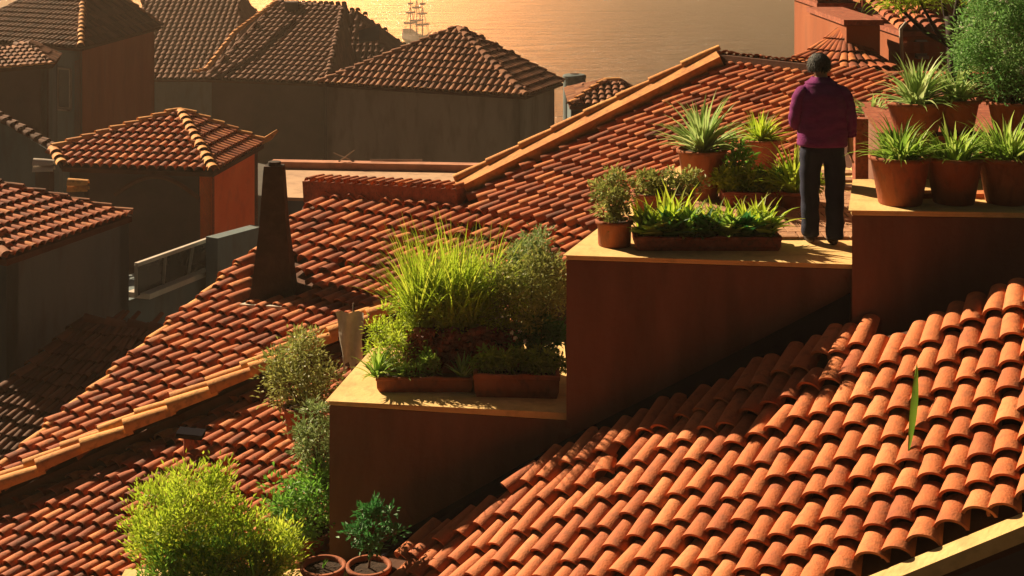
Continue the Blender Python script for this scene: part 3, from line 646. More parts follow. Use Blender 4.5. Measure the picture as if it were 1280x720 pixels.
# large lime bush in the bottom left
rt = thing('garden_shrub', 'huge fluffy yellow-green bush at the bottom left, with arching grass at its foot', 'bush', (-2.55, 11.9, CZ - 5.9))
cb_ = Vector((-2.62, 12.0, CZ - 5.15)); 
for c, rad, n, m_, cl in (((-2.78, 12.05, CZ - 5.30), (.46, .42, .42), 8000, 'leaf_lime', 90), ((-2.22, 12.0, CZ - 5.56), (.38, .35, .30), 5200, 'leaf_lime', 60), ((-2.55, 11.75, CZ - 5.55), (.6, .2, .25), 2600, 'leaf_green', 36)):
    lv, tw = bush(c, rad, n, .055, clumps=cl, base=(c[0], c[1], CZ - 5.9), aspect=.36, upw=1.0, lump=.34); lv.build('foliage', M[m_], rt); tw.build('stem', M['wood'], rt)
for x_ in (-2.75, -2.45, -2.12): spiky((x_, 11.62, CZ - 5.75), 55, .55, .02, 1.1, 1.6, .08).build('grass_tuft', M['leaf_green'], rt, True)
# pale net cloth hanging near the bush
v = MB(); q0 = P(437, 390, 14.6); K = 9
for j in range(K):
    for i in range(7):
        x_ = (i / 6 - .5) * .30 * (1 - j * .05) + .008 * math.sin(j * 1.3 + i); v.v.append(tuple(q0 + Vector((x_ + j * .004, .05 * math.sin(i * 1.7 + j * .5), -j * .075)))); v.t.append(.5)
v.f = [(j * 7 + i, j * 7 + i + 1, (j + 1) * 7 + i + 1, (j + 1) * 7 + i) for j in range(K - 1) for i in range(6) if not (j > 6 and i in (1, 4))]
o = v.build('sheer_cloth', M['net'], smooth=True); tag(o, 'torn pale cloth hanging from a stick above the pot with the pale olive bush', 'cloth')
v = MB(); v.tube([q0 + Vector((.03, .11, .06)), q0 + Vector((.0, .11, -1.25))], .012, .012, 6); v.tube([q0 + Vector((.2, .1, -.05)), q0 + Vector((-.02, .03, -.6))], .008, .006, 5)
tag(v.build('stake', M['wood'], smooth=True), 'thin wooden stake carrying the torn pale cloth', 'stake')

# ------------------------------------------------------------------ far houses, left side
# house with grey wall, mid left
e = [P(8, 325, 20.0), P(165, 271, 22.8)]; e[1].z = e[0].z; back = Vector((-2.6, 1.4, 0)); e2 = [e[0], e[1], e[1] + back, e[0] + back]
top = P(-30, 226, 23.4); ridge = [P(-55, 222, 22.6)]
r1, base = hip_house('tiled_house', 'grey-walled house at the left edge under a brown tiled roof', e2, ridge, [(0, 1, 4), (1, 2, 4), (2, 3, 4), (3, 0, 4)], ZG, ['plaster_grey'], w=.17, L=.26, over=.05, tile='tile_mid', ridges=[(1, 4), (0, 4)], hipw=.16)
# dark roof in the shade below it
plE = Plane((105, 402, 20.5), (200, 413, 20.5), (20, 590, 17.6))
rt = tiled_house('low house with a dark shaded roof below the grey wall', plE.at(80, 500).to_2d().to_3d() + Vector((0, 0, ZG)))
polyE = [(104, 402), (215, 415), (180, 470), (40, 640), (-80, 700), (-80, 560)]
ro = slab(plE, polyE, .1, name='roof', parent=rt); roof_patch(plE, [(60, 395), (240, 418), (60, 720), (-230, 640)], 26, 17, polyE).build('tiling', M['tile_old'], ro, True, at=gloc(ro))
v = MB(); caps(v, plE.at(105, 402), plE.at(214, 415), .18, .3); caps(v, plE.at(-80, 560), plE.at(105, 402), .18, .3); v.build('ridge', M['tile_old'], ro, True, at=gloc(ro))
w_ = MB(); w_.prism([plE.at(*p) - Vector((0, 0, .105)) for p in [(104, 404), (213, 417), (178, 468), (40, 636), (-78, 696), (-78, 562)]], ZG); w_.build('wall', M['plaster_dark'], rt, at=gloc(rt))
# orange-walled house
N0 = P(267, 216, 30); Rr = P(330, 181, 33.5); Rr.z = N0.z; Le = P(78, 210, 30.6); Le.z = N0.z; Bk = Le + (Rr - N0)
ap = P(225, 141, 33.2); lr = Plane(N0, ap, Le).at(66, 189)
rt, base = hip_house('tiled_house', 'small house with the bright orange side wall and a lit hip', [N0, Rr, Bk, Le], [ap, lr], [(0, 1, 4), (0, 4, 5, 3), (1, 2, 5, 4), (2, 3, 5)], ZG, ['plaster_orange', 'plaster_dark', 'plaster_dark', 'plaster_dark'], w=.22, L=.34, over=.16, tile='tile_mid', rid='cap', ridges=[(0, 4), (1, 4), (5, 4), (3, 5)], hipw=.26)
v = MB(); a = Rr + Vector((-.12, 0, .02)); v.tone = .8
v.add([a + Vector(q) for q in ((0, -.12, -.05), (0, .12, -.05), (.3, -.1, .1), (.3, .1, .1), (.46, -.05, .3), (.46, .05, .3), (.42, -.04, .34), (.42, .04, .34), (.1, -.07, .14), (.1, .07, .14))], [(0, 1, 3, 2), (2, 3, 5, 4), (4, 5, 7, 6), (6, 7, 9, 8), (8, 9, 1, 0), (0, 2, 8), (2, 4, 6, 8), (1, 9, 3), (3, 9, 7, 5)])
v.build('ridge_horn', M['cap'], rt)
# dark arched opening on its front wall
out = Vector((base[0].y - base[3].y, -(base[0].x - base[3].x), 0)).normalized()
if out.y > 0: out = -out
v = MB(); a, b_ = base[0].lerp(base[3], .07), base[0].lerp(base[3], .66); n = 16; vs = []
for i in range(n + 1):
    p = a.lerp(b_, i / n) + out * .02; vs += [Vector((p.x, p.y, N0.z - 2.3)), Vector((p.x, p.y, N0.z - .55 + .42 * math.sin(math.pi * i / n)))]
v.add(vs, [(2 * i, 2 * i + 2, 2 * i + 3, 2 * i + 1) for i in range(n)]); v.build('archway', M['plaster_dark'], rt)
v = MB(); pr = [Vector((p.x, p.y, z_)) + out * .1 for p, z_ in [(a.lerp(b_, i / n), N0.z - .55 + .42 * math.sin(math.pi * i / n)) for i in range(n + 1)]]; v.tube(pr, .05, .05, 6); v.build('arch_trim', M['tile_old'], rt)
# balcony of the house
rt = thing('balcony', 'small balcony with a pale ledge and dark glass below the orange wall', 'balcony', P(220, 340, 26))
a, b_ = P(170, 331, 26), P(275, 294, 28.6); c_, d_ = P(170, 371, 26), P(266, 333, 28.6)
v = MB(); v.beam(a, b_, .08, .07); v.build('handrail', M['stone'], rt)
v = MB(); v.beam(c_ + Vector((0, .15, -.02)), d_ + Vector((0, .15, -.02)), .5, .1); v.build('ledge', M['stone'], rt)
for q in (0, .33, .66, 1): v = MB(); v.beam(a.lerp(b_, q), c_.lerp(d_, q), .05, .05, up=Vector((0, 1, 0))); v.build('post', M['frame'], rt)
v = MB(); v.add([a + Vector((0, .02, 0)), b_ + Vector((0, .02, 0)), d_ + Vector((0, .02, 0)), c_ + Vector((0, .02, 0))], [(0, 1, 2, 3)]); v.build('panel', M['glass'], rt)
def wallbox(name, label, pts, zb, m_, cat='wall', th=.4, topm=None):
    a, b_ = [Vector(p) for p in pts]; d = (b_ - a).to_2d().to_3d().normalized(); nn = Vector((-d.y, d.x, 0)); nn = nn if nn.y > 0 else -nn; v = MB(); v.prism([a, b_, b_ + nn * th, a + nn * th], zb)
    return tag(v.build(name, M[m_], at=(a.x, a.y, zb)), label, cat)
wallbox('retaining_wall', 'shaded grey wall running under the pale balcony ledge', [P(160, 376, 26.2), P(300, 322, 29)], ZG, 'plaster_grey', th=1.2)
wallbox('garden_wall', 'short pale grey panel wall under the orange house wall', [P(272, 298, 27.6), P(328, 283, 28.8)], ZG, 'plaster_grey', th=.3)
0 and wallbox('garden_wall', 'dark wall standing left of the tapering chimney, below the upturned ridge end', [P(324, 178, 31), P(352, 172, 31.5)], ZG, 'plaster_dark', th=1.5)
# flat tan roof house behind the middle roof
rt = thing('flat_roofed_house', 'low house with a flat tan roof and raised back kerb behind the middle roof', 'house', (-2.4, 25.6, ZG))
zf = -5.05; f4 = [ZP(340, 246, zf), ZP(620, 255, zf), ZP(620, 214, zf), ZP(340, 209, zf)]
v = MB(); v.prism([p - Vector((0, 0, .06)) for p in f4], ZG); v.build('wall', M['plaster_grey'], rt)
v = MB(); v.prism(f4, CZ + zf - .058); v.build('roof', M['flat_roof'], rt)
v = MB(); v.beam(f4[3] + Vector((0, 0, .06)), f4[2] + Vector((0, 0, .06)), .25, .14); kb = v.build('kerb', M['plaster_pink'], rt)
v = MB(); q = f4[3].lerp(f4[2], .3) + Vector((0, 0, .13)); v.tube([q, q + Vector((.3, 0, .22))], .015, .01, 5); v.tube([q + Vector((.3, 0, .0)), q + Vector((-.1, .05, .16))], .015, .01, 5); v.tube([q + Vector((.6, 0, .03)), q + Vector((1.6, .05, .02))], .02, .02, 5)
tag(v.build('debris', M['stone']), 'scraps of pale sticks lying on the kerb of the flat tan roof', 'debris')

# grey hip house in the centre
L_ = P(398, 105, 48.0); Rf = P(657, 121, 44.8); Rb = P(704, 104, 48.2)
for p in (L_, Rb): p.z = Rf.z
Lb = L_ + Rb - Rf; apx = P(572, 36, 48.5)
ctr, base = hip_house('tiled_house', 'grey house with a pyramid tiled roof standing before the water in the centre', [Rf, Rb, Lb, L_], [apx], [(0, 1, 4), (1, 2, 4), (2, 3, 4), (3, 0, 4)], ZG - .3, ['plaster_beige'], w=.25, L=.33, over=.3, tile='tile_far', rid='tile_far', ridges=[(0, 4), (1, 4), (3, 4)], hipw=.26)
v = MB()
for i in range(34):
    p = L_.lerp(Rf, (i + .5) / 34) + Vector((0, -.02, .0)); v.tone = .95; v.tile(p, Vector((.05, .9, .35)).normalized(), Vector((1, 0, 0)), Vector((0, -.35, .9)), .2, .22, 7, .03)
v.build('eave_tiles', M['cap'], ctr, True)
# round tank and little house right of it
tk = thing('water_tank', 'short round tank beside the pyramid-roofed house', 'tank', P(718, 190, 50)); v = MB(); b0 = P(718, 190, 50); v.lathe(b0, [(.4, 0), (.4, 2.6), (.42, 2.62), (.42, 2.72), (.36, 2.76), (.001, 2.78)], 20); v.build('shell', M['plaster_grey'], tk, False)
v = MB(); v.lathe(b0, [(.15, 2.7), (.15, 2.8), (.001, 2.81)], 12); v.build('lid', M['plaster_dark'], tk)
a_ = P(712, 133, 40); b__ = P(775, 112, 44); e4 = [a_, P(805, 133, 40), P(805, 133, 40) + Vector((0, 3.5, 0)), a_ + Vector((0, 3.5, 0))]
hip_house('tiled_house', 'small hazy house half hidden behind the ochre verge by the round tank', e4, [P(757, 102, 41.4), P(775, 103, 41.4)], [(0, 1, 5, 4), (1, 2, 5), (2, 3, 4, 5), (3, 0, 4)], ZG, ['plaster_grey'], w=.22, L=.3, over=.1, tile='tile_far', rid='cap', ridges=[(0, 4), (4, 5)], hipw=.2)

# house at the top left
N0 = P(101, 61, 48); Rr = P(202, 34, 56.5); Lf = P(-75, 47, 51.5)
for p in (Rr, Lf): p.z = N0.z
Bk = Rr + Lf - N0; ap = P(105, -34, 54.5)
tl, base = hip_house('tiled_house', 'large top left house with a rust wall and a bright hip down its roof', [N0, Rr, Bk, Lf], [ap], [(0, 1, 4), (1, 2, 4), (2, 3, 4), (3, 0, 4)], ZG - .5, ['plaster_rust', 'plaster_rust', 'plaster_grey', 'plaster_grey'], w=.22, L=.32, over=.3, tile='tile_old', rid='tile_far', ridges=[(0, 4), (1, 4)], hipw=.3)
v = MB(); caps(v, N0 + Vector((0, -.03, .08)), ap + Vector((0, -.03, .08)), .24, .36); v.build('hip_tiles', M['cap'], tl, True)
a, b_ = base[0], base[3]; out = (b_ - a).to_2d().to_3d().normalized(); out = Vector((out.y, -out.x, 0)); out = out if out.y < 0 else -out
for q0_, q1_, z0_, z1_ in ((.06, .24, 2.1, .75), (.36, .46, 2.0, 1.1)):
    p0, p1 = a.lerp(b_, q0_) + out * .02, a.lerp(b_, q1_) + out * .02; window(tl, p0, p1, N0.z - z0_, N0.z - z1_, out)
# low roof at the very left edge in front of it
e0 = P(66, 71, 44); e1 = P(-60, 92, 44); e0.z = e1.z = (e0.z + e1.z) / 2; e1 = P(-60, 84, 42.0); e1.z = e0.z
hip_house('tiled_house', 'low house at the left edge tucked under the large top left house', [e1, e0, e0 + Vector((-.6, 2.6, 0)), e1 + Vector((-.6, 2.6, 0))], [e0 + Vector((-1.2, 1.5, .55)), e1 + Vector((0, 1.5, .55))], [(0, 1, 4, 5), (1, 2, 4), (2, 3, 5, 4), (3, 0, 5)], ZG, ['plaster_dark', 'plaster_grey'], w=.2, L=.3, over=.15, tile='tile_far', rid='cap', ridges=[(0, 1)], hipw=.12)
# small greenish house, left
a, b_ = P(-40, 128, 35), P(74, 196, 33); 
rt = thing('gabled_house', 'small grey-green house end at the left edge with a sloping tiled verge', 'house', (b_.x - 1, b_.y, ZG))
v = MB(); v.prism([a, b_, b_ + Vector((0, .3, 0)), a + Vector((0, .3, 0))], ZG); v.build('wall', M['plaster_grey'], rt)
v = MB(); caps(v, b_ + Vector((.05, -.05, .05)), a + Vector((0, -.05, .05)), .2, .3); caps(v, b_ + Vector((.05, .2, .05)), a + Vector((0, .2, .05)), .2, .3); v.build('verge_tiles', M['tile_old'], rt, True)
# loose tiles on the wall top
for lab, px, py, Yd in (('loose clay ridge tile lying on a post near the left roofs', 97, 232, 29.5), ('pale broken tile sticking out above the brown left roof', 54, 207, 29.5)):
    c = P(px, py, Yd); rt = thing('loose_tile', lab, 'roof tile', c - Vector((0, 0, .1))); v = MB(); v.tone = .9
    for s_ in (0, 1): v.tile(c + Vector((-.2, 0, .02 - s_ * .13)), Vector((1, .1, 0)).normalized(), Vector((.1, -1, 0)), Vector((0, 0, 1)), .28, .42, 9, .0)
    v.build('tile', M['cap'] if px > 80 else M['stone'], rt, True)
    v = MB(); v.box(c - Vector((0, -.1, .12 + (c.z - .24 - ZG) / 2)), (.3, .3, c.z - .24 - ZG)); v.build('pier', M['plaster_dark'], rt)

# hazy big houses behind
def gable(label, ea, eb, ra, rb, depth, zb, wm, rm_='hazy_roof', rid='hazy_roof', ridges=((0, 2),), hipw=.3):
    rp = rb; ea, eb, ra = [Vector(p) for p in (ea, eb, ra)]; eb.z = ea.z; rb = Plane(ea, eb, ra).at(*rp); ea2, eb2 = ea + Vector(depth), eb + Vector(depth)
    return hip_house('tiled_house', label, [ea, eb, eb2, ea2], [ra, rb], [(0, 1, 5, 4), (1, 2, 5), (2, 3, 4, 5), (3, 0, 4)], zb, [wm], w=.3, L=.45, over=.3, tile=rm_, rid=rid, ridges=ridges, hipw=hipw)
hA, _ = gable('hazy long house behind, with one bright sunlit hip curving up its left end', P(258, 100, 60), P(408, 106, 58.5), P(346, 4, 67), (428, 12), (0, 9, 0), ZG - 1, 'plaster_dark', ridges=((1, 5), (4, 5)))
v = MB(); a, b_ = P(242, 91, 60), P(257, 89, 60); c1 = P(257, 89, 60); c2 = P(300, 42, 62.5); c3 = P(346, 3, 65.5)
caps(v, a, b_, .24, .3); caps(v, c1, c2 + Vector((-.25, 0, .0)), .28, .35); caps(v, c2 + Vector((-.25, 0, 0)), c3, .28, .35); v.build('hip_tiles', M['cap'], hA, True)
gable('hazy house with a dull roof between the rust wall and the bright curving hip', P(165, 100, 70), P(300, 96, 70), P(180, -10, 78), (300, -6), (0, 14, 0), ZG - 2, 'plaster_grey')
hB, _ = gable('hazy house sloping down to the water left of the pyramid roof', P(385, 100, 66), P(510, 62, 66), P(430, 13, 70), (445, 16), (0, 9, 0), ZG - 3, 'plaster_grey')
v = MB(); q = P(448, 38, 64.5); v.add([q, q + Vector((.95, 0, .25)), q + Vector((1.0, -.3, -.35)), q + Vector((.05, -.3, -.5))], [(0, 1, 2, 3)]); v.add([k_ + Vector((0, .05, -.06)) for k_ in (q, q + Vector((.95, 0, .25)), q + Vector((1.0, -.3, -.35)), q + Vector((.05, -.3, -.5)))], [(3, 2, 1, 0)]); v.build('skylight', M['glass'], hB)
v = MB(); v.box(P(365, 18, 66), (.6, .6, 1.2)); v.build('chimney', M['plaster_dark'], hA)
0 and wallbox('retaining_wall', 'dark shaded wall running below the hazy long house', [P(197, 108, 56), P(402, 112, 55)], ZG - 1, 'plaster_dark', th=1)
g = MB(); g.add([(-12, 29, 29.32), (6, 29, 29.32), (6, 58, 29.32), (-12, 58, 29.32)], [(0, 1, 2, 3)]); struct(g.build('street', M['street']))

# ------------------------------------------------------------------ top right: pavilion, houses, dark tree
# pavilion roof with long lit tiles
pk = P(1058, 30, 22.0); pl_ = P(968, 86, 21.2); pr = P(1124, 92, 20.8); pm = P(1062, 94, 20.3)
rt = thing('tiled_house', 'small pavilion with flaring ochre tiles right behind the head of the person', 'house', Vector((pk.x, pk.y, ZG)))
bk = pk + Vector((.2, 1.2, -.1))
dk = MB(); dk.add([p - Vector((0, 0, .2)) for p in (pk, pl_, pm, pr, bk)], [(0, 1, 2), (0, 2, 3), (0, 3, 4), (0, 4, 1)]); ro = dk.build('roof', M['underlay'], rt)
v = MB()
for lo_a, lo_b, n in ((pl_, pm, 7), (pm, pr, 5)):
    for i in range(n):
        lo = lo_a.lerp(lo_b, (i + .5) / n); hi = lo.lerp(pk, .93); k = 4
        nn = (lo_b - lo_a).cross(pk - lo_a).normalized(); nn = nn if nn.z > 0 else -nn
        fl_ = lambda t_: lo.lerp(hi, t_) - Vector((0, 0, .09 * math.sin(math.pi * min(1, t_))))
        for j in range(k):
            c = fl_((j + 1) / k) - fl_(j / k); LL = c.length; c.normalize(); s2 = c.cross(nn).normalized()
            v.tile(fl_(j / k), c, s2, s2.cross(c), (lo_b - lo_a).length / n * (1 - .75 * j / k) + .03, LL * 1.15, 7, .03)
v.build('tiling', M['tile_mid'], ro, True)
v = MB(); v.prism([p - Vector((0, 0, .26)) for p in (pl_.lerp(pk, .1), pm.lerp(pk, .05), pr.lerp(pk, .05), bk)], ZG); v.build('wall', M['block'], rt)
def boxhouse(label, px0, px1, pyt, Yd, depth, m_, roof=True, wins=()):
    a = P(px0, pyt, Yd); b_ = P(px1, pyt, Yd); c = (a + b_) / 2; rt = thing('rendered_house', label, 'house', (c.x, c.y + depth / 2, ZG))
    v = MB(); v.prism([a, b_, b_ + Vector((0, depth, 0)), a + Vector((0, depth, 0))], ZG); v.build('wall', M[m_], rt)
    v = MB(); v.box((c.x, c.y + depth / 2, a.z + .05), (b_.x - a.x + .1, depth + .1, .08)); v.build('cornice', M['pot_old'], rt)
    if roof:
        v = MB(); pp = [a + Vector((-.1, -.1, .1)), b_ + Vector((.1, -.1, .1)), b_ + Vector((.1, depth, .42)), a + Vector((-.1, depth, .42))]
        face_tiles(v, pp, .2, .3); v.build('roof', M['tile_mid'], rt, True)
    for (x0_, y0_, x1_, y1_) in wins:
        p0, p1 = P(x0_, y0_, Yd - .02), P(x1_, y1_, Yd - .02); window(rt, Vector((p0.x, p0.y, 0)), Vector((p1.x, p1.y, 0)), p1.z, p0.z, Vector((0, -1, 0)), True)
    return rt
boxhouse('tall narrow rust house with a tiled top, left of the pavilion wall by the water', 1024, 1072, 10, 25, 2.2, 'plaster_rust', True)
boxhouse('pinkish rendered block rising directly behind the pavilion roof', 1058, 1100, 32, 21.35, 2.6, 'plaster_rust', False)
boxhouse('smooth pink house wall between the pavilion and the shuttered house', 1104, 1150, 28, 24, 2.4, 'plaster_rust', False)
boxhouse('small shaded house with a shuttered window under the dark tree', 1128, 1178, 46, 22.5, 2, 'plaster_rust', True, [(1144, 52, 1158, 66)])
boxhouse('dark rust house filling the top right corner behind the tree', 1075, 1330, -20, 28, 3, 'plaster_rust', True, [(1090, -8, 1102, 14)])
wallbox('garden_wall', 'low rust wall behind the rear pots', [P(1110, 92, 19.8), P(1330, 92, 19.8)], ZG, 'plaster_rust', th=.3)
# gutter pipe
v = MB(); v.tube([P(1128, 90, 21.9), P(1126, 36, 21.9), P(1133, 28, 21.9)], .03, .03, 8); tag(v.build('drainpipe', M['stone'], smooth=True), 'thin pale drainpipe climbing beside the small shuttered house', 'pipe')
# dark tree
base = P(1196, 130, 19.2); base.z = ZG + 3; rt = thing('garden_tree', 'dark-trunked tree with drooping yellow fronds at the top right', 'tree', base)
v = MB(); v.tube([base, P(1194, 90, 19.2), P(1192, 60, 19.2), P(1188, 20, 19.2)], .12, .08, 8); v.build('trunk', M['chimney'], rt, True)
tips = [P(1150, 2, 18.9), P(1122, 8, 18.9), P(1170, -50, 19.3), P(1215, -40, 19), P(1232, 4, 18.8), P(1205, -70, 19.4)]
for t__ in tips:
    v = MB(); s0 = P(1190, 62 + random.uniform(-12, 8), 19.2); mid = s0.lerp(t__, .5) + Vector((0, 0, -.08)); v.tube([s0, mid, t__], .045, .015, 6); v.build('limb', M['chimney'], rt, True)
v = MB()
for t__ in tips + [P(1135, 2, 19), P(1160, -8, 18.9), P(1105, -12, 19)]:
    for i in range(50): leaf_strip(v, t__ + Vector((random.gauss(0, .12), random.gauss(0, .12), random.gauss(0, .06))), random.uniform(0, 6.28), random.uniform(.25, .5), .022, random.uniform(.6, 1.5), 1.7)
v.build('crown', M['leaf_lime'], rt, True)
lv, tw = bush(P(1250, -30, 19.5), (.8, .6, .4), 2500, .09, clumps=40, base=P(1192, 60, 19.2)); lv.build('crown', M['leaf_green'], rt)
# wooden post behind the person
pb = ZP(1076, 292, Z2); v = MB(); v.prism([pb + Vector((-.05, 0, 1.05)), pb + Vector((.07, 0, 1.05)), pb + Vector((.07, .12, 1.05)), pb + Vector((-.05, .12, 1.05))], CZ + Z2 + .001)
tag(v.build('post', M['pot_old'], at=pb), 'square reddish post standing at the right side of the person', 'post')
# loose tiles by the big pots
for lab, px, py in (('flat orange tile lying between the left and middle big pots', 1160, 246), ('flat orange tile lying between the middle and right big pots', 1224, 246)):
    p = ZP(px, py, Z3); v = MB(); v.tone = .9; v.box(p + Vector((0, 0, .021)), (.17, .14, .04), .1); tag(v.build('loose_tile', M['tile_front'], at=p), lab, 'roof tile')

# ------------------------------------------------------------------ the sailing ship
s0 = ZP(521, 54, -40.0); rt = thing('sailing_ship', 'hazy three-masted sailing ship on the water', 'ship', s0)
v = MB(); secs = [(-7, .3, 3.0), (-5, 1.7, 2.5), (-1, 2.2, 2.2), (4, 2.1, 2.5), (7, 1.6, 3.6)]; vs = []
ang = R(28); rm = Matrix.Rotation(ang, 3, 'Z')
for y_, hw, hh in secs:
    for sx, z_ in ((-.35, -.3), (-1, 1.0), (-.92, hh), (.92, hh), (1, 1.0), (.35, -.3)): vs.append(s0 + rm @ Vector((sx * hw, y_, z_)))
v.add(vs, [(i * 6 + k, i * 6 + (k + 1) % 6, i * 6 + 6 + (k + 1) % 6, i * 6 + 6 + k) for i in range(4) for k in range(6)] + [(0, 1, 2, 3, 4, 5), (24, 25, 26, 27, 28, 29)]); v.build('hull', M['ship'], rt)
for y_, hh in ((-4, 12.5), (0, 15), (4.5, 12)):
    b0 = s0 + rm @ Vector((0, y_, 1.5)); v = MB(); v.tube([b0, b0 + Vector((0, 0, hh))], .2, .08, 6); ms_ = v.build('mast', M['ship'], rt)
    for q in (.35, .6, .82):
        v = MB(); c = b0 + Vector((0, 0, hh * q)); d = rm @ Vector((2.9 * (1.15 - q), 0, 0)); v.tube([c - d, c + d], .1, .07, 6); v.build('yard', M['ship'], ms_)
        v = MB(); v.tube([c - d * .9 + Vector((0, -.2, -.15)), c + Vector((0, -.25, -.35)), c + d * .9 + Vector((0, -.2, -.15))], .28, .22, 7); v.build('furled_sail', M['sail'], ms_)
    v = MB()
    for sx in (-1, 1):
        for dy in (-.8, 0, .8): v.tube([b0 + rm @ Vector((sx * 2, dy, 1)), b0 + Vector((0, 0, hh * .75))], .05, .04, 4, False)
    v.build('rigging', M['ship'], ms_)
v = MB(); v.tube([s0 + rm @ Vector((0, -6.5, 2.7)), s0 + rm @ Vector((0, -11, 4.6))], .18, .08, 6); v.build('bowsprit', M['ship'], rt)

# ------------------------------------------------------------------ the person
def skin_mesh(nodes, edges, root=0, sub=2):
    me = bpy.data.meshes.new('tmp'); me.from_pydata([n[0] for n in nodes], edges, []); o = bpy.data.objects.new('tmp', me); COL.objects.link(o)
    o.modifiers.new('skin', 'SKIN')
    sv = me.skin_vertices[0].data
    for i, n in enumerate(nodes):
        r = n[1]; sv[i].radius = r if isinstance(r, tuple) else (r, r); sv[i].use_root = (i == root)
    o.modifiers['skin'].use_smooth_shade = True
    sb = o.modifiers.new('sub', 'SUBSURF'); sb.levels = sb.render_levels = sub
    dg = bpy.context.evaluated_depsgraph_get(); dg.update(); ev = o.evaluated_get(dg); em = ev.to_mesh()
    vs = [v_.co.copy() for v_ in em.vertices]; fs = [tuple(p.vertices) for p in em.polygons]; ev.to_mesh_clear()
    bpy.data.objects.remove(o); bpy.data.meshes.remove(me); return vs, fs
def chain(nodes, edges, start, pts):
    prev = start; ids = []
    for p, r in pts:
        nodes.append((p, r)); i = len(nodes) - 1
        if prev is not None: edges.append((prev, i))
        prev = i; ids.append(i)
    return ids
pers = ZP(1028, 303, Z2); pers.z = CZ + Z2
prt = thing('person', 'person seen from behind in purple jumper and navy trousers on the middle terrace block', 'person', pers)
# x right, y away from the camera (the way the person faces), z up
N_ = []; E_ = []
pel = chain(N_, E_, None, [((.0, 0, .93), (.12, .09))])[0]
sp = chain(N_, E_, pel, [((0, .0, 1.08), (.12, .08)), ((0, .01, 1.24), (.13, .085)), ((0, .02, 1.35), (.11, .07)), ((0, .045, 1.44), (.055, .055)), ((0, .075, 1.50), (.05, .05)), ((-.005, .10, 1.565), (.068, .08)), ((-.01, .115, 1.625), (.066, .078)), ((-.01, .11, 1.665), (.04, .05))])
chest = sp[2]
# arms: left hand (viewer's left) bent forward, right arm hanging
la = chain(N_, E_, chest, [((-.15, .01, 1.345), .045), ((-.215, .0, 1.28), .045), ((-.25, .0, 1.12), .046), ((-.20, .14, 1.06), .038), ((-.15, .25, 1.10), .027)])
ra = chain(N_, E_, chest, [((.15, .0, 1.345), .045), ((.215, -.01, 1.28), .045), ((.25, -.03, 1.10), .046), ((.268, .0, 1.00), .038), ((.278, .03, .87), .026)])
def hand(wrist, w, d, side, th):
    w, d, side, th = [Vector(k) for k in (w, d, side, th)]; d.normalize(); side.normalize(); nrm = d.cross(side).normalized()
    p1 = chain(N_, E_, wrist, [(tuple(w + d * .045), (.034, .018))])[0]; p2 = chain(N_, E_, p1, [(tuple(w + d * .085), (.038, .016))])[0]
    for off, ln in ((-.03, .068), (-.01, .08), (.011, .075), (.03, .06)):
        b0 = w + d * .1 + side * off; chain(N_, E_, p2, [(tuple(b0), .0095), (tuple(b0 + d * ln * .5 + nrm * .008), .009), (tuple(b0 + d * ln * .9 + nrm * .026), .0075)])
    chain(N_, E_, p1, [(tuple(w + d * .05 + th * .035), .011), (tuple(w + d * .085 + th * .05 + nrm * .01), .009)])
hand(la[-1], (-.15, .25, 1.10), (.5, .8, .1), (.8, -.5, 0), Vector((0, 0, 1)))
hand(ra[-1], (.278, .03, .87), (.02, .08, -1), (0, 1, .08), Vector((0, 1, 0)))
ll = chain(N_, E_, pel, [((-.10, 0, .86), (.10, .1)), ((-.105, .005, .68), .082), ((-.11, .02, .47), .058), ((-.11, -.01, .30), .052), ((-.112, -.015, .09), .036), ((-.112, .03, .04), (.04, .036)), ((-.12, .12, .03), (.042, .028)), ((-.122, .17, .026), (.036, .022))])
rl = chain(N_, E_, pel, [((.10, 0, .86), (.10, .1)), ((.105, -.02, .68), .082), ((.095, -.04, .47), .058), ((.088, -.07, .30), .052), ((.085, -.10, .09), .036), ((.085, -.05, .04), (.04, .036)), ((.095, .03, .03), (.042, .028)), ((.10, .08, .026), (.036, .022))])
vs, fs = skin_mesh(N_, E_, pel)
bm_ = MB(); SC = 1.0
def addp(mb, vs, fs): mb.add([pers + Vector((v_[0] * (.93 if v_[2] < 1.42 else 1.12), v_[1] * 1.0, v_[2] if v_[2] < 1.5 else 1.5 + (v_[2] - 1.5) * .9)) * SC for v_ in vs], fs)
addp(bm_, vs, fs)
# face on the far side, ears, jaw
def ell(mb, c, r, n=10):
    vs = []; 
    for i in range(n + 1):
        a = math.pi * i / n
        for k in range(12): t_ = 2 * math.pi * k / 12; vs.append(Vector(c) + Vector((r[0] * math.sin(a) * math.cos(t_), r[1] * math.sin(a) * math.sin(t_), r[2] * math.cos(a))))
    addp(mb, vs, [(i * 12 + k, i * 12 + (k + 1) % 12, (i + 1) * 12 + (k + 1) % 12, (i + 1) * 12 + k) for i in range(n) for k in range(12)])
hc = Vector((-.008, .10, 1.588))
ell(bm_, hc, (.076, .094, .108), 14); ell(bm_, hc + Vector((0, .045, -.06)), (.05, .045, .045)); ell(bm_, hc + Vector((0, .10, -.015)), (.013, .02, .026)); ell(bm_, hc + Vector((0, .088, -.055)), (.026, .012, .009))
for s_ in (-1, 1): ell(bm_, hc + Vector((s_ * .078, -.0, -.012)), (.012, .022, .032))
bo = bm_.build('body', M['skin'], prt, True)
e_ = MB()
for s_ in (-1, 1): ell(e_, hc + Vector((s_ * .03, .083, .008)), (.012, .01, .009))
e_.build('eyes', M['strap'], prt, True)
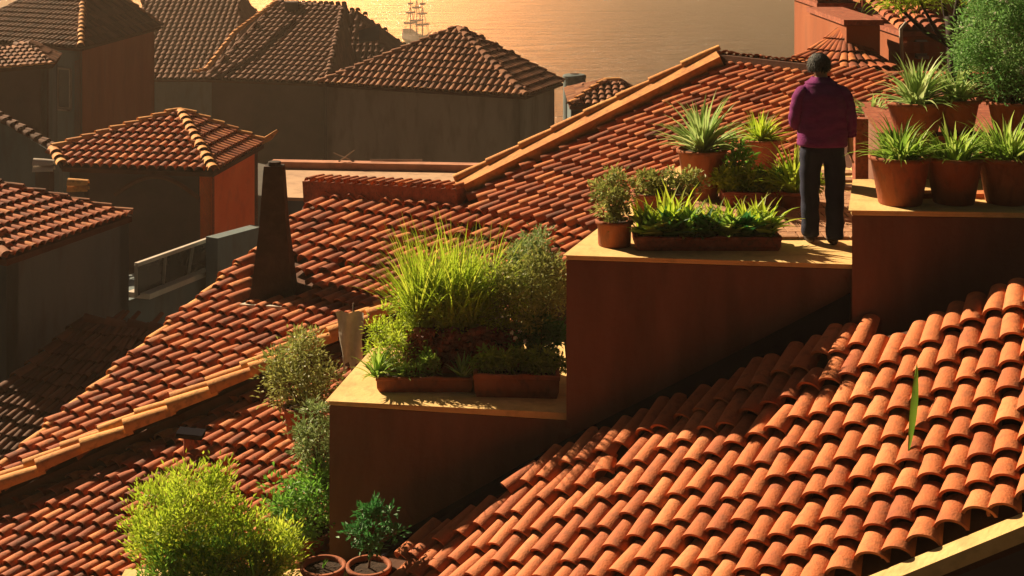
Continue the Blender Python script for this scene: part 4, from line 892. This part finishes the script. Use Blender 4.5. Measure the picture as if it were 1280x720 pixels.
# hair
h_ = MB(); n = 22; K = 30; vs = []
for i in range(n + 1):
    a = math.pi * .62 * i / n
    for k in range(K):
        t_ = 2 * math.pi * k / K; front = max(0, math.sin(t_)); lim = 1 - .42 * front
        aa = a * lim * (1.12 if math.sin(t_) < 0 else 1); jr = 1 + random.uniform(-.015, .02)
        vs.append(hc + Vector((.092 * jr * math.sin(aa) * math.cos(t_), .106 * jr * math.sin(aa) * math.sin(t_) - .006, .112 * jr * math.cos(aa) + .004)))
addp(h_, vs, [(i * K + k, i * K + (k + 1) % K, (i + 1) * K + (k + 1) % K, (i + 1) * K + k) for i in range(n) for k in range(K)]); 
for i in range(2600):
    a = random.uniform(0, 6.28); e2 = random.uniform(-.62, 1.5) if math.sin(a) < .3 else random.uniform(.5, 1.5); h_.tone = random.random()
    q = Vector((.088 * math.cos(e2) * math.cos(a), .102 * math.cos(e2) * math.sin(a) - .006, .114 * math.sin(e2) + .004)); dn = Vector((q.x * .5, q.y * .5 - .02, -.06 - .05 * random.random())).normalized(); dn = (dn + Vector((random.gauss(0, .35), random.gauss(0, .2), random.gauss(0, .2)))).normalized(); sd_ = dn.cross(q).normalized() * .004
    addp(h_, [hc + q - sd_, hc + q + sd_, hc + q * random.uniform(1.0, 1.05) + dn * .03], [(0, 1, 2)])
h_.build('hair', M['hair'], prt, True)
# jumper
def rings(mb, prof, seg=36, fold=.004):
    """stack of rounded-oval rings: (x, y, z, rx, ry)"""
    out = []
    for i in range(len(prof) - 1):
        for k in range(5): out.append([prof[i][q] + (prof[i + 1][q] - prof[i][q]) * (k / 5) for q in range(5)])
    out.append(list(prof[-1]))
    for _ in range(2): out = [out[0]] + [[(out[i - 1][q] + 2 * out[i][q] + out[i + 1][q]) / 4 for q in range(5)] for i in range(1, len(out) - 1)] + [out[-1]]
    vs = []
    for x, y, z, rx, ry in out:
        for k in range(seg):
            a = 2 * math.pi * k / seg; c, s_ = math.cos(a), math.sin(a); e = .86
            f = fold * (math.sin(z * 55 + 2.2 * math.sin(a * 2 + z * 6)) + .7 * math.sin(a * 5 + z * 21))
            vs.append(Vector((x + math.copysign(abs(c) ** e, c) * (rx + f), y + math.copysign(abs(s_) ** e, s_) * (ry + f), z)))
    n = len(out); addp(mb, vs, [(i * seg + k, i * seg + (k + 1) % seg, (i + 1) * seg + (k + 1) % seg, (i + 1) * seg + k) for i in range(n - 1) for k in range(seg)])
def limb(mb, pts, rad, seg=18, fold=.003):
    pts = [Vector(p) for p in pts]; P2 = []; R2 = []
    for i in range(len(pts) - 1):
        for k in range(6): P2.append(pts[i].lerp(pts[i + 1], k / 6)); R2.append(rad[i] + (rad[i + 1] - rad[i]) * k / 6)
    P2.append(pts[-1]); R2.append(rad[-1])
    for _ in range(3): P2 = [P2[0]] + [(P2[i - 1] + P2[i] * 2 + P2[i + 1]) / 4 for i in range(1, len(P2) - 1)] + [P2[-1]]
    vs = []; u = None
    for i, p in enumerate(P2):
        d = (P2[min(i + 1, len(P2) - 1)] - P2[max(i - 1, 0)]).normalized(); u = d.orthogonal().normalized() if u is None else (u - d * u.dot(d)).normalized(); w = d.cross(u)
        for k in range(seg):
            a = 2 * math.pi * k / seg; rr = R2[i] + fold * (math.sin(i * 1.5 + 2 * math.sin(a)) + .5 * math.sin(a * 3 + i * .7)); vs.append(p + (u * math.cos(a) + w * math.sin(a)) * rr)
    n = len(P2); addp(mb, vs, [(i * seg + k, i * seg + (k + 1) % seg, (i + 1) * seg + (k + 1) % seg, (i + 1) * seg + k) for i in range(n - 1) for k in range(seg)])
j_ = MB()
rings(j_, [(0, 0, .868, .228, .165), (0, 0, .885, .240, .178), (0, 0, .96, .236, .172), (0, 0, 1.03, .232, .168), (0, -.005, 1.12, .232, .16), (0, 0, 1.26, .232, .15), (0, .012, 1.35, .215, .132), (0, .028, 1.41, .165, .108), (0, .045, 1.445, .095, .085), (0, .055, 1.475, .066, .07)])
limb(j_, [(-.13, .01, 1.345), (-.20, .0, 1.32), (-.235, -.005, 1.22), (-.262, .0, 1.09), (-.225, .10, 1.045), (-.195, .17, 1.06)], [.07, .078, .076, .066, .06, .055])
limb(j_, [(.13, .01, 1.345), (.20, -.005, 1.32), (.235, -.02, 1.22), (.258, -.03, 1.10), (.266, -.01, 1.0), (.27, .0, .955)], [.07, .078, .076, .066, .058, .056])
j_.build('jumper', M['sweater'], prt, True)
# trousers
n3 = []; e3_ = []
p0 = chain(n3, e3_, None, [((0, 0, .90), (.215, .155))])[0]; chain(n3, e3_, p0, [((0, 0, .985), (.20, .145))])
for s_, pts in ((-1, [((-.105, 0, .80), (.125, .13)), ((-.118, .005, .62), (.114, .112)), ((-.118, .015, .45), .098), ((-.118, -.005, .25), .092), ((-.118, -.01, .09), .093), ((-.118, -.01, .05), .092)]), (1, [((.108, -.005, .80), (.125, .13)), ((.118, -.02, .62), (.114, .112)), ((.108, -.04, .45), .098), ((.10, -.075, .25), .092), ((.096, -.095, .09), .093), ((.096, -.095, .05), .092)])):
    chain(n3, e3_, p0, pts)
vs, fs = skin_mesh(n3, e3_, p0)
vs = [v_ + Vector((math.sin(v_.z * 38) * .004, math.sin(v_.z * 47 + v_.x * 12) * .006, 0)) for v_ in vs]
j_ = MB(); addp(j_, vs, fs); j_.build('trousers', M['trousers'], prt, True)
for fx, fy in ((-.114, .0), (.087, -.08)):
    q = MB(); ell(q, (fx - .003, fy + .05, .04), (.05, .14, .045), 10); q.build('shoe', M['shoe'], prt, True)
